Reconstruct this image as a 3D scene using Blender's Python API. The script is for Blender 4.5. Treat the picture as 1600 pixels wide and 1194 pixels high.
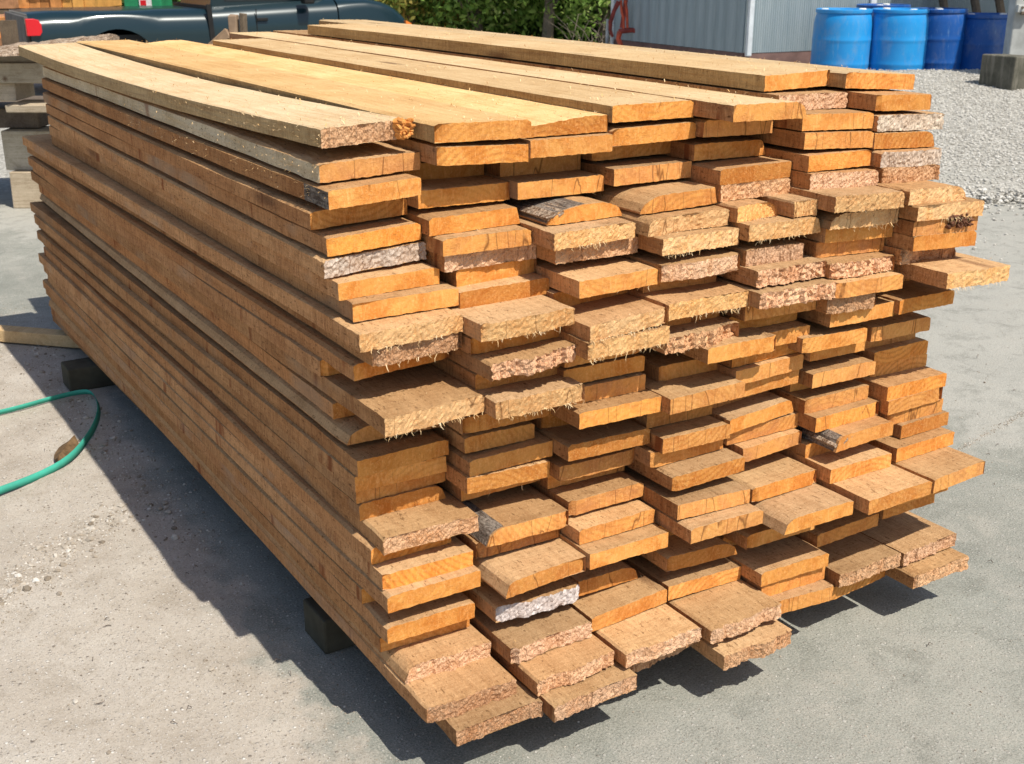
import bpy, math, random
import numpy as np
from mathutils import Vector, Matrix, Euler
R_ = math.radians
for o in list(bpy.data.objects): bpy.data.objects.remove(o)
scene = bpy.context.scene
COL = scene.collection
U = 0.0335                      # thickness of one board layer, metres

# ------------------------------------------------------------------ camera, sky, sun, exposure
CAM = Vector((-25.19833342*U, -47.42994115*U, (41.84977327+1.8)*U))
cd = bpy.data.cameras.new('camera'); co = bpy.data.objects.new('camera', cd); COL.objects.link(co)
right = Vector((0.848669166, -0.528923882, 0.000416203)); up = Vector((0.17702089, 0.28477496, 0.94210765)); fw = Vector((0.49842176, 0.79946404, -0.33531031))
M = Matrix((( right.x, up.x, -fw.x, CAM.x), (right.y, up.y, -fw.y, CAM.y), (right.z, up.z, -fw.z, CAM.z), (0,0,0,1)))
co.matrix_world = M
cd.sensor_width = 36; cd.lens = 36*1846.9/1600; cd.clip_end = 500; cd.clip_start = 0.05
cd.dof.use_dof = True; cd.dof.focus_distance = 2.9; cd.dof.aperture_fstop = 11
scene.camera = co
SUN = Vector((0.14, -0.61, 1.0)).normalized()
w = bpy.data.worlds.new('World'); scene.world = w; w.use_nodes = True
nt = w.node_tree; bg = nt.nodes['Background']; sk = nt.nodes.new('ShaderNodeTexSky'); sk.sky_type = 'NISHITA'; sk.sun_disc = False
sk.sun_elevation = math.asin(SUN.z); sk.sun_rotation = math.atan2(SUN.x, SUN.y); sk.air_density = 1.0; sk.dust_density = 1.5
nt.links.new(sk.outputs[0], bg.inputs[0]); bg.inputs[1].default_value = 0.105
sl = bpy.data.lights.new('sun', 'SUN'); sl.energy = 4.8; sl.angle = R_(0.53); sl.color = (1.0, 0.94, 0.835)
so = bpy.data.objects.new('sun', sl); COL.objects.link(so); so.rotation_euler = SUN.to_track_quat('Z', 'Y').to_euler()
scene.view_settings.view_transform = 'Standard'; scene.view_settings.look = 'None'; scene.view_settings.exposure = 0.18; scene.view_settings.gamma = 1.0
scene.view_settings.use_curve_mapping = False

# site frame: lateral metres to the right of the camera, metres forward, height
FR = Vector((fw.x, fw.y, 0)).normalized(); RT = Vector((FR.y, -FR.x, 0)); C0 = Vector((CAM.x, CAM.y, 0))
def site(x, d, z=0.0): return C0 + RT*x + FR*d + Vector((0,0,z))
SITE_ROT = math.atan2(RT.y, RT.x)
def lat(px, d, z):          # lateral metres of photo column px at distance d, height z
    return (px-800)/1846.9*(d*0.9421+(CAM.z-z)*0.3353)

# ------------------------------------------------------------------ node helpers
class NT:
    def __init__(s, name):
        s.m = bpy.data.materials.new(name); s.m.use_nodes = True; s.t = s.m.node_tree
        s.b = s.t.nodes['Principled BSDF']; s.tc = s.t.nodes.new('ShaderNodeTexCoord')
    def n(s, typ, **kw):
        nd = s.t.nodes.new('ShaderNode'+typ)
        for k, v in kw.items():
            if k.startswith('i_'):
                key = k[2:]; key = int(key) if key.isdigit() else key.replace('_', ' ')
                s.put(nd.inputs[key], v)
            else: setattr(nd, k, v)
        return nd
    def put(s, sock, v):
        if isinstance(v, bpy.types.NodeSocket): s.t.links.new(v, sock)
        elif isinstance(v, tuple) and len(v) == 3 and sock.type == 'RGBA': sock.default_value = (*v, 1)
        else: sock.default_value = v
    def coord(s, scale=(1,1,1), kind='Object', rnd=True):
        src = s.tc.outputs[kind]
        if rnd:
            oi = s.n('ObjectInfo'); c = s.n('CombineXYZ')
            a = s.n('Math', operation='MULTIPLY', i_0=oi.outputs['Random'], i_1=37.0)
            for k in range(3): s.t.links.new(a.outputs[0], c.inputs[k])
            ad = s.n('VectorMath', operation='ADD', i_0=src, i_1=c.outputs[0]); src = ad.outputs[0]
        mp = s.n('Mapping', i_Vector=src, i_Scale=scale); return mp.outputs[0]
    def noise(s, vec, scale, detail=4, rough=.6, dist=0.0):
        return s.n('TexNoise', i_Vector=vec, i_Scale=scale, i_Detail=detail, i_Roughness=rough, i_Distortion=dist).outputs[0]
    def vor(s, vec, scale, feat='F1', out='Distance'):
        return s.n('TexVoronoi', i_Vector=vec, i_Scale=scale, feature=feat).outputs[out]
    def ramp(s, f, stops, interp='LINEAR'):
        r = s.n('ValToRGB', i_Fac=f); e = r.color_ramp.elements; r.color_ramp.interpolation = interp
        while len(e) < len(stops): e.new(.5)
        for el, (p, c) in zip(e, stops):
            el.position = p; el.color = (*c, 1) if isinstance(c, tuple) else (c, c, c, 1)
        return r.outputs[0]
    def mix(s, f, a, b, mode='MIX'):
        m = s.n('Mix', data_type='RGBA', blend_type=mode)
        s.put(m.inputs[0], f); s.put(m.inputs[6], a); s.put(m.inputs[7], b); return m.outputs[2]
    def math(s, op, a, b=0.0, clamp=False):
        m = s.n('Math', operation=op, i_0=a, i_1=b); m.use_clamp = clamp; return m.outputs[0]
    def rnd(s): return s.n('ObjectInfo').outputs['Random']
    def island(s): return s.n('NewGeometry').outputs['Random Per Island']
    def bump(s, h, strength=.5, dist=.002, prev=None):
        b = s.n('Bump', i_Height=h, i_Strength=strength, i_Distance=dist)
        if prev: s.t.links.new(prev, b.inputs['Normal'])
        return b.outputs[0]
    def out(s, color=None, rough=.9, normal=None, metal=0.0, spec=.3, **kw):
        if color is not None: s.put(s.b.inputs['Base Color'], color)
        s.put(s.b.inputs['Roughness'], rough); s.put(s.b.inputs['Metallic'], metal); s.put(s.b.inputs['Specular IOR Level'], spec)
        if normal is not None: s.t.links.new(normal, s.b.inputs['Normal'])
        for k, v in kw.items(): s.put(s.b.inputs[k], v)
        return s.m
def plain(name, col, rough=.7, metal=0.0, spec=.3, var=.25, scale=8, bump=.0, **kw):
    n = NT(name); v = n.coord((1,1,1)); f = n.noise(v, scale, 5)
    c = n.mix(n.ramp(f, [(.35, 0.0), (.65, 1.0)]), tuple(x*(1-var) for x in col), tuple(min(1, x*(1+var)) for x in col))
    nm = n.bump(n.noise(v, scale*12, 3), bump, .003) if bump else None
    return n.out(c, rough, nm, metal, spec, **kw)

# ------------------------------------------------------------------ wood materials
def wood_end(name, c1, c2, c3, kind):
    n = NT(name); v = n.coord((1,1,1)); r = n.rnd()
    ra = n.math('FRACT', n.math('MULTIPLY', r, 13.1)); rb = n.math('FRACT', n.math('MULTIPLY', r, 41.9)); rc = n.math('FRACT', n.math('MULTIPLY', r, 67.3))
    cc = n.n('CombineXYZ', i_0=n.math('MULTIPLY', ra, .26), i_1=0.0, i_2=n.math('SUBTRACT', n.math('MULTIPLY', n.math('GREATER_THAN', rb, .5), .26), n.math('ADD', .10, n.math('MULTIPLY', rb, .03))))
    dv_ = n.n('VectorMath', operation='SUBTRACT', i_0=n.tc.outputs['Object'], i_1=cc.outputs[0]).outputs[0]
    rv = n.n('Mapping', i_Vector=dv_, i_Scale=(1, .02, 1)).outputs[0]
    wv = n.n('TexWave', wave_type='RINGS', rings_direction='Y', i_Vector=rv, i_Scale=26.0, i_Distortion=1.6, i_Detail=3.0, i_Detail_Scale=3.0).outputs[1]
    big = n.noise(v, 16, 4, .6, .6); mid = n.noise(v, 85, 5, .7); fine = n.noise(v, 420, 3, .75); speck = n.noise(v, 230, 3, .8)
    cut = n.noise(n.coord((1, 1, .22)), 170, 3, .7, .4)
    c = n.mix(n.ramp(big, [(.40, 0.), (.56, 1.)]), c1, c2)
    c = n.mix(n.math('MULTIPLY', n.math('MULTIPLY', n.ramp(wv, [(.35, 0.), (.95, 1.)]), n.ramp(rc, [(.25, .15), (1, 1.)])), .5 if kind == 'o' else .15), c, c3)
    c = n.mix(n.ramp(cut, [(.50, 0.), (.68, .45)]), c, tuple(min(1, x*1.25+.05) for x in c2))
    r2 = n.math('FRACT', n.math('MULTIPLY', r, 7.3)); r3 = n.math('FRACT', n.math('MULTIPLY', r, 23.7))
    c = n.mix(1.0, c, n.ramp(r2, [(0, (.66, .60, .58)), (.25, (1.0, .98, .95)), (.5, (1.10, 1.15, 1.3)), (.75, (.86, .86, .95)), (1, (1.16, 1.10, .95))]), 'MULTIPLY')
    dusty = n.math('MULTIPLY', n.ramp(r3, [(.55, 0.), (1, .4)]), n.ramp(big, [(.3, 1.), (.6, .3)])); c = n.mix(dusty, c, (.52,.33,.19))
    c = n.mix(n.ramp(speck, [(.52, 0.), (.70, .45 if kind in 'fpw' else .34)]), c, tuple(min(1, x*1.35+.16) for x in c2))
    c = n.mix(n.ramp(mid, [(.28, .6 if kind != 'o' else .42), (.42, 0.)]), c, tuple(x*.48 for x in c1))
    c = n.mix(n.ramp(fine, [(.33, .5 if kind != 'o' else .22), (.44, 0.)]), c, tuple(x*.55 for x in c1))
    ck = n.math('ABSOLUTE', n.math('SUBTRACT', n.noise(n.coord((1, 1, .12)), 17, 2, .4, .2), .5)); c = n.mix(n.math('MULTIPLY', n.ramp(ck, [(.0, .8), (.008, 0.)]), n.ramp(r3, [(.55, 0.), (.6, 1.)])), c, (.14, .05, .015))
    if kind in 'pwr':
        ch = n.vor(n.coord((1, 1, .6)), 330 if kind != 'w' else 190); cr = n.ramp(ch, [(.6, 0.), (.95, .3)])
        c = n.mix(cr, c, tuple(x*.45 for x in c1))
        h = n.math('ADD', n.math('MULTIPLY', ch, -.8), n.math('ADD', n.math('MULTIPLY', fine, .5), n.math('MULTIPLY', mid, 1.2))); b = n.bump(h, .75, .0035)
    else:
        h = n.math('ADD', n.math('MULTIPLY', fine, .8), n.math('ADD', n.math('MULTIPLY', speck, .8), n.math('MULTIPLY', mid, .6))); b = n.bump(h, .8 if kind == 'f' else .6, .003)
    return n.out(c, .88, b, spec=.15)
E_O = wood_end('end_grain_orange', (.65,.24,.045), (.77,.345,.082), (.46,.145,.026), 'o')
E_F = wood_end('end_grain_fuzzy', (.72,.37,.13), (.79,.47,.20), (.64,.29,.08), 'f')
E_P = wood_end('end_grain_rough_pink', (.58,.30,.14), (.66,.40,.22), (.52,.24,.10), 'p')
E_W = wood_end('end_grain_flaky_white', (.46,.36,.29), (.58,.50,.43), (.44,.30,.21), 'w')
E_R = wood_end('end_grain_splintered', (.60,.29,.13), (.72,.42,.22), (.50,.20,.07), 'r')
def wood_face(name, ca, cb, dark, fresh=0.0, saw=.5, rust=.0, ax='Y'):
    n = NT(name); v = n.coord((1,1,1)); r = n.rnd(); g = n.coord((9, .5, 9) if ax == 'Y' else (.5, 9, 9))
    blot = n.noise(v, 5, 5, .62); gr = n.noise(g, 9, 5, .65, .6); fine = n.noise(v, 330, 3, .75)
    sp = n.noise(n.coord((1.6, .55, 1.6)), 105, 4, .7, .3); cross = n.noise(n.coord((.16, 1, .16)), 190, 4, .72, .25)
    c = n.mix(n.ramp(blot, [(.38, 0.), (.62, 1.)]), ca, cb)
    c = n.mix(n.ramp(gr, [(.34, .5 if fresh else .28), (.5, 0.)]), c, dark)
    c = n.mix(n.ramp(gr, [(.55, 0.), (.7, .35)]), c, tuple(min(1, x*1.3) for x in cb))
    c = n.mix(n.math('MULTIPLY', n.ramp(cross, [(.36, 1.), (.5, 0.)]), saw), c, dark)
    c = n.mix(n.ramp(cross, [(.54, 0.), (.7, saw*.7)]), c, tuple(min(1, x*1.4+.03) for x in cb))
    c = n.mix(n.ramp(sp, [(.33, .85*(1-fresh*.7)), (.42, 0.)]), c, tuple(x*.55 for x in dark))
    c = n.mix(n.ramp(fine, [(.54, 0.), (.72, .6)]), c, tuple(min(1, x*1.45+.06) for x in cb))
    if rust:
        rs_ = n.noise(n.coord((1, 1, .2)), 11, 3, .6, .3); c = n.mix(n.ramp(rs_, [(.63, 0.), (.69, rust)]), c, (.22, .07, .025))
        gy = n.noise(n.coord((1, .5, 1)), 3.1, 4, .7); c = n.mix(n.ramp(gy, [(.56, 0.), (.70, .55)]), c, (.36, .31, .24))
    kv = n.vor(n.coord((5.5, 1.15, 5.5)), 1.0); c = n.mix(n.ramp(n.math('ADD', kv, n.math('MULTIPLY', n.math('SUBTRACT', fine, .5), .1)), [(.03, .8), (.12, 0.)]), c, (.13, .06, .03))
    st = n.noise(n.coord((2, 3, 2)), 4.5, 4, .7, .4); c = n.mix(n.ramp(st, [(.58, 0.), (.70, .38*(1-.45*fresh))]), c, tuple(x*.8 for x in dark))
    c = n.mix(1.0, c, n.ramp(n.math('FRACT', n.math('MULTIPLY', r, 5.7)), [(0, (.74, .73, .72)), (.25, (1.0, .98, .93)), (.45, (.80, .74, .66)), (.6, (1.02, .90, .78)), (.8, (.98, 1.0, 1.04)), (1, (1.25, 1.2, 1.12))]), 'MULTIPLY')
    h = n.math('ADD', n.math('MULTIPLY', cross, 1.2*saw), n.math('ADD', n.math('MULTIPLY', fine, .9), n.math('MULTIPLY', sp, 1.1)))
    return n.out(c, .9, n.bump(h, .6, .003), spec=.13)
F_TOP = wood_face('sawn_face_dusty', (.42,.25,.12), (.52,.335,.175), (.24,.12,.045), saw=.32)
F_SIDE = wood_face('sawn_edge_brown', (.41,.20,.082), (.52,.285,.13), (.18,.07,.025), saw=.55, rust=.9)
F_PALE = wood_face('pale_waney_edge', (.46,.36,.22), (.58,.49,.34), (.28,.18,.09), saw=.3, rust=.8)
F_NEW = wood_face('sawn_face_fresh', (.63,.44,.24), (.72,.54,.32), (.47,.28,.12), fresh=1, saw=.12)
F_NEWO = wood_face('sawn_face_fresh_golden', (.60,.37,.16), (.70,.47,.23), (.44,.23,.08), fresh=1, saw=.12)
F_NEWS = wood_face('sawn_edge_fresh', (.44,.29,.13), (.54,.38,.19), (.26,.14,.06), fresh=.6, saw=.5)
def bark_mat(name, ca, cb, sc=(3, .5, 3)):
    n = NT(name); v = n.coord(sc); f = n.noise(v, 30, 6, .7, .5); f2 = n.noise(n.coord(), 160, 4, .7)
    c = n.mix(n.ramp(f, [(.4, 0.), (.6, 1.)]), ca, cb); c = n.mix(n.ramp(f2, [(.35, .8), (.5, 0.)]), c, tuple(x*.3 for x in ca))
    return n.out(c, .95, n.bump(n.math('ADD', f, f2), .9, .008), spec=.1)
BARK = bark_mat('grey_brown_bark', (.12,.09,.07), (.34,.29,.24)); BARK2 = bark_mat('weathered_slab_bark', (.20,.12,.07), (.62,.50,.38), (.5, 3, 3))
DEEP = plain('shade_darkened_timber', (.075,.07,.052), .95, 0, .1, .3, 9)  # shadow under the stack is put into the bearers' dark colour
GREYW = wood_face('weathered_grey_timber', (.44,.39,.31), (.57,.52,.43), (.27,.21,.14), fresh=.3, saw=.12, ax='X')
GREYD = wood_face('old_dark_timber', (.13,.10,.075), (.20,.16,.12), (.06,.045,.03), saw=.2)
SHAV = NT('pale_shaving'); SHAV = SHAV.out(SHAV.ramp(SHAV.island(), [(0, (.62,.36,.13)), (1, (.82,.62,.36))]), .8)
WHISK = NT('frayed_fibre'); WHISK = WHISK.out(WHISK.ramp(WHISK.island(), [(0, (.55,.34,.15)), (.5, (.74,.52,.27)), (1, (.84,.68,.45))]), .85)

# ------------------------------------------------------------------ mesh helpers
def ob(name, mesh, parent=None):
    o = bpy.data.objects.new(name, mesh); COL.objects.link(o)
    if parent is not None: o.parent = parent
    return o
def tag(o, label=None, cat=None, group=None, kind=None):
    if label: o['label'] = label
    if cat: o['category'] = cat
    if group: o['group'] = group
    if kind: o['kind'] = kind
    return o
def empty(name, loc, rz=0.0):
    o = bpy.data.objects.new(name, None); COL.objects.link(o); o.location = loc; o.rotation_euler = (0, 0, rz); o.empty_display_size = .1; return o
class MB:
    def __init__(s): s.v = []; s.f = []; s.mi = []; s.mats = []
    def mat(s, m):
        if m not in s.mats: s.mats.append(m)
        return s.mats.index(m)
    def add(s, vs, fs, m=None):
        b = len(s.v); s.v += [tuple(x) for x in vs]; i = s.mat(m)
        for f in fs: s.f.append(tuple(b+k for k in f)); s.mi.append(i)
    def box(s, c, d, m=None, rot=None, taper=0.0, jit=0.0, seg=1, rng=None):
        hx, hy, hz = d[0]/2, d[1]/2, d[2]/2; vs = []
        for k in range(8):
            x = hx*(1 if k & 1 else -1); y = hy*(1 if k & 2 else -1); z = hz*(1 if k & 4 else -1)
            if z > 0: x *= 1-taper; y *= 1-taper
            p = Vector((x, y, z))
            if rng: p += Vector([rng.uniform(-jit, jit) for _ in range(3)])
            if rot: p = rot @ p
            vs.append(p+Vector(c))
        s.add(vs, [(0,2,3,1),(4,5,7,6),(0,1,5,4),(2,6,7,3),(0,4,6,2),(1,3,7,5)], m)
    def tube(s, pts, rad, m=None, n=8, cap=True):
        pts = [Vector(p) for p in pts]; rings = []
        for i, p in enumerate(pts):
            d = (pts[min(i+1, len(pts)-1)]-pts[max(i-1, 0)]).normalized()
            a = d.orthogonal().normalized() if i == 0 else (rings[-1][1]-d*rings[-1][1].dot(d)).normalized()
            b = d.cross(a); r = rad[i] if isinstance(rad, (list, tuple)) else rad
            rings.append(([p+a*r*math.cos(2*math.pi*k/n)+b*r*math.sin(2*math.pi*k/n) for k in range(n)], a))
        vs = [v for r, _ in rings for v in r]; fs = []
        for i in range(len(pts)-1):
            for k in range(n): fs.append((i*n+k, i*n+(k+1) % n, (i+1)*n+(k+1) % n, (i+1)*n+k))
        if cap: fs.append(tuple(range(n-1, -1, -1))); fs.append(tuple((len(pts)-1)*n+k for k in range(n)))
        s.add(vs, fs, m)
    def lathe(s, prof, m=None, n=40, c=(0,0,0)):
        vs = [(c[0]+r*math.cos(2*math.pi*k/n), c[1]+r*math.sin(2*math.pi*k/n), c[2]+z) for r, z in prof for k in range(n)]; fs = []
        for i in range(len(prof)-1):
            for k in range(n): fs.append((i*n+k, i*n+(k+1) % n, (i+1)*n+(k+1) % n, (i+1)*n+k))
        s.add(vs, fs, m)
    def prism(s, poly, y0, y1, m=None, fn=None):   # polygon in x,z extruded along y
        n = len(poly); vs = [(x, y0, z) for x, z in poly]+[(x, y1, z) for x, z in poly]
        if fn: vs = [fn(*v) for v in vs]
        s.add(vs, [tuple(range(n)), tuple(range(2*n-1, n-1, -1))]+[(k, (k+n), (k+1) % n+n, (k+1) % n) for k in range(n)], m)
    def build(s, name, parent=None, smooth=False, bevel=0.0):
        me = bpy.data.meshes.new(name); me.from_pydata(s.v, [], s.f)
        for m in s.mats: me.materials.append(m)
        me.polygons.foreach_set('material_index', s.mi)
        if smooth: me.shade_smooth()
        me.update(); o = ob(name, me, parent)
        if bevel:
            b = o.modifiers.new('bevel', 'BEVEL'); b.width = bevel; b.segments = 2; b.limit_method = 'ANGLE'
        if smooth: 
            try: me.set_sharp_from_angle(angle=R_(35))
            except Exception: pass
        return o
def np_mesh(name, V, F, mat, parent=None, smooth=False):
    me = bpy.data.meshes.new(name); V = np.asarray(V, np.float32); F = np.asarray(F, np.int32); k = F.shape[1]
    me.vertices.add(len(V)); me.vertices.foreach_set('co', V.ravel()); me.loops.add(F.size); me.loops.foreach_set('vertex_index', F.ravel())
    me.polygons.add(len(F)); me.polygons.foreach_set('loop_start', np.arange(0, F.size, k, dtype=np.int32)); me.polygons.foreach_set('loop_total', np.full(len(F), k, np.int32))
    me.update(calc_edges=True); me.validate(); me.materials.append(mat)
    me.shade_smooth() if smooth else me.shade_flat()
    return ob(name, me, parent)
# ------------------------------------------------------------------ ground
def sst(a, b, x): t = np.clip((x-a)/(b-a), 0, 1); return t*t*(3-2*t)
def vnoise(x, y, seed=0):
    xi = np.floor(x).astype(np.int64); yi = np.floor(y).astype(np.int64); fx = x-xi; fy = y-yi; fx = fx*fx*(3-2*fx); fy = fy*fy*(3-2*fy)
    def h(a, b):
        n = (a*374761393+b*668265263+seed*982451653) & 0x7fffffff; n = ((n ^ (n >> 13))*1274126177) & 0x7fffffff; return ((n ^ (n >> 16)) & 0xffff)/65535.0
    return (h(xi, yi)*(1-fx)+h(xi+1, yi)*fx)*(1-fy)+(h(xi, yi+1)*(1-fx)+h(xi+1, yi+1)*fx)*fy
def ground_z(x, y):
    x = np.asarray(x, float); y = np.asarray(y, float); dx = x-C0.x; dy = y-C0.y
    L = dx*RT.x+dy*RT.y; D = dx*FR.x+dy*FR.y
    bank = np.clip(.0935*(D-7.6), 0, .45)*sst(1.6, 3.0, L)
    bank = bank*(1-.72*sst(12.28, 12.5, D))
    bank += .03*(vnoise(x*1.7, y*1.7, 3)-.5)*sst(7.2, 8.5, D)*sst(1.6, 3.0, L)
    dust = sst(.0, -.25, x-.12*(vnoise(x*2, y*2, 5)-.5))*(y < 3.6)
    rough = dust*.010*(vnoise(x*9, y*9, 1)+.5*vnoise(x*23, y*23, 2)-.75)
    rut = -0.014*np.exp(-((L+.05-(-1.06)-.0*(D))/.0001)**2)
    s = (x+0.75)*0.0
    return bank+rough
def gz1(x, y): return float(ground_z(x, y))
def axis(lo, hi, fine, cf, n):
    a = np.arange(lo, hi, fine); k = np.geomspace(fine, cf, n); return np.concatenate([lo-np.cumsum(k)[::-1], a, hi+np.cumsum(k)])
gx = axis(-1.6, 14.0, .05, 9, 46); gy = axis(-1.4, 13.0, .05, 9, 46)
X, Y = np.meshgrid(gx, gy); Z = ground_z(X, Y); nx, ny = len(gx), len(gy)
idx = np.arange(nx*ny).reshape(ny, nx)
Fq = np.stack([idx[:-1,:-1], idx[:-1,1:], idx[1:,1:], idx[1:,:-1]], -1).reshape(-1, 4)
g = NT('yard_ground'); v = g.coord((1,1,1), rnd=False); sep = g.n('SeparateXYZ', i_0=v)
wob = g.noise(v, 2.2, 5, .65); wob2 = g.noise(v, 9, 4, .6)
xs = g.math('ADD', sep.outputs[0], g.math('MULTIPLY', g.math('SUBTRACT', wob, .5), .55))
xs = g.math('ADD', xs, g.math('MULTIPLY', g.math('SUBTRACT', wob2, .5), .22))
mdust = g.ramp(g.math('MULTIPLY_ADD', xs, -4.0, ) if False else g.math('SUBTRACT', g.math('ADD', -.55, g.math('MULTIPLY', sep.outputs[1], .42)), g.math('MULTIPLY', xs, 7.0)), [(.15, 0.), (.75, 1.)])
ylim = g.ramp(g.math('SUBTRACT', 4.2, g.math('ADD', sep.outputs[1], g.math('MULTIPLY', wob, .9))), [(.0, 0.), (.5, 1.)])
mdust = g.math('MULTIPLY', mdust, ylim)
fine = g.noise(v, 170, 5, .8); mid = g.noise(v, 45, 5, .7); big = g.noise(v, 1.3, 5, .6)
vs_ = g.coord((1.4, .25, 1), rnd=False); streak = g.noise(vs_, 5, 5, .65, .8)
mot = g.noise(v, 7, 9, .78, .4); grain = g.noise(v, 210, 4, .85); spk = g.vor(v, 150)
pad = g.mix(g.ramp(big, [(.38, 0.), (.62, 1.)]), (.235,.245,.215), (.325,.33,.29))
pad = g.mix(g.ramp(streak, [(.40, 0.), (.62, .4)]), pad, (.34,.33,.29))
# dusty light patches away from the stack
Lx = g.math('ADD', g.math('MULTIPLY', sep.outputs[0], .72), g.math('MULTIPLY', sep.outputs[1], .30))
far = g.ramp(g.math('ADD', g.math('MULTIPLY', Lx, .3), g.math('MULTIPLY', big, .8)), [(.95, 0.), (1.6, .6)])
pad = g.mix(far, pad, (.47,.455,.41))
pad = g.mix(g.ramp(mot, [(.36, .55), (.50, 0.)]), pad, (.17,.175,.15))
pad = g.mix(g.ramp(mot, [(.52, 0.), (.66, .6)]), pad, (.40,.38,.33))
pad = g.mix(g.ramp(grain, [(.52, 0.), (.64, .7)]), pad, (.45,.42,.36))
pad = g.mix(g.ramp(grain, [(.36, .75), (.48, 0.)]), pad, (.10,.10,.085))
pad = g.mix(g.ramp(g.vor(v, 70), [(.06, .7), (.17, 0.)]), pad, (.50,.48,.44))
dust = g.mix(g.ramp(g.noise(v, 3.2, 5, .6), [(.35, 0.), (.65, 1.)]), (.42,.37,.31), (.50,.455,.395))
dust = g.mix(g.ramp(mot, [(.34, .55), (.50, 0.)]), dust, (.27,.225,.17))
dust = g.mix(g.ramp(mot, [(.54, 0.), (.68, .5)]), dust, (.56,.52,.45))
dust = g.mix(g.ramp(grain, [(.36, .7), (.47, 0.)]), dust, (.22,.18,.135))
dust = g.mix(g.ramp(fine, [(.55, 0.), (.70, .7)]), dust, (.56,.52,.46))
dust = g.mix(g.ramp(g.vor(v, 95), [(.05, .8), (.16, 0.)]), dust, (.60,.57,.52))
dust = g.mix(g.ramp(fine, [(.28, .7), (.38, 0.)]), dust, (.15,.12,.09))
col = g.mix(mdust, pad, dust)
peb = 0
for sc_, thr, st in ((75, .72, 1.0), (150, .55, .9), (300, .45, .8)):
    vd = g.vor(v, sc_); vc = g.n('SeparateColor', i_0=g.vor(v, sc_, out='Color'))
    m_ = g.math('MULTIPLY', g.ramp(vd, [(.20, 1.), (.30, 0.)]), g.math('GREATER_THAN', vc.outputs[0], thr))
    m_ = g.math('MULTIPLY', m_, g.math('ADD', .35, g.math('MULTIPLY', mdust, .65)))
    col = g.mix(g.math('MULTIPLY', m_, st), col, g.ramp(vc.outputs[1], [(0, (.20,.17,.14)), (.22, (.36,.32,.27)), (.5, (.54,.50,.45)), (1, (.72,.70,.65))]))
    peb = m_ if sc_ == 75 else g.math('ADD', peb, g.math('MULTIPLY', m_, .5))
# gravel apron behind the stack on the right
Dd = g.math('ADD', g.math('MULTIPLY', g.math('SUBTRACT', sep.outputs[0], C0.x), FR.x), g.math('MULTIPLY', g.math('SUBTRACT', sep.outputs[1], C0.y), FR.y))
Dw = g.math('ADD', Dd, g.math('MULTIPLY', g.math('SUBTRACT', wob, .5), 3.0))
mgr = g.ramp(g.math('SUBTRACT', Dw, 7.6), [(0.1, 0.), (.9, 1.)])
vg = g.vor(v, 34, out='Color'); vgs = g.n('SeparateColor', i_0=vg).outputs[0]
grav = g.mix(vgs, (.34,.32,.28), (.58,.56,.51)); grav = g.mix(g.ramp(g.vor(v, 34), [(.35, 0.), (.75, .8)]), grav, (.25,.24,.21))
mgr2 = g.math('MULTIPLY', mgr, g.ramp(Lx, [(.0, 1.), (1., 1.)]))
col = g.mix(mgr2, col, grav)
hgt = g.math('ADD', g.math('MULTIPLY', peb, 2.2), g.math('ADD', g.math('ADD', g.math('MULTIPLY', fine, .6), g.math('MULTIPLY', mot, 1.5)), g.math('ADD', g.math('MULTIPLY', mid, .9), g.math('MULTIPLY', g.math('MULTIPLY', g.vor(v, 34), mgr2), -3.0))))
GM = g.out(col, .93, g.bump(hgt, .6, .006), spec=.2)
go = np_mesh('ground', np.stack([X.ravel(), Y.ravel(), Z.ravel()], -1), Fq, GM, smooth=True); tag(go, kind='structure')
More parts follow.
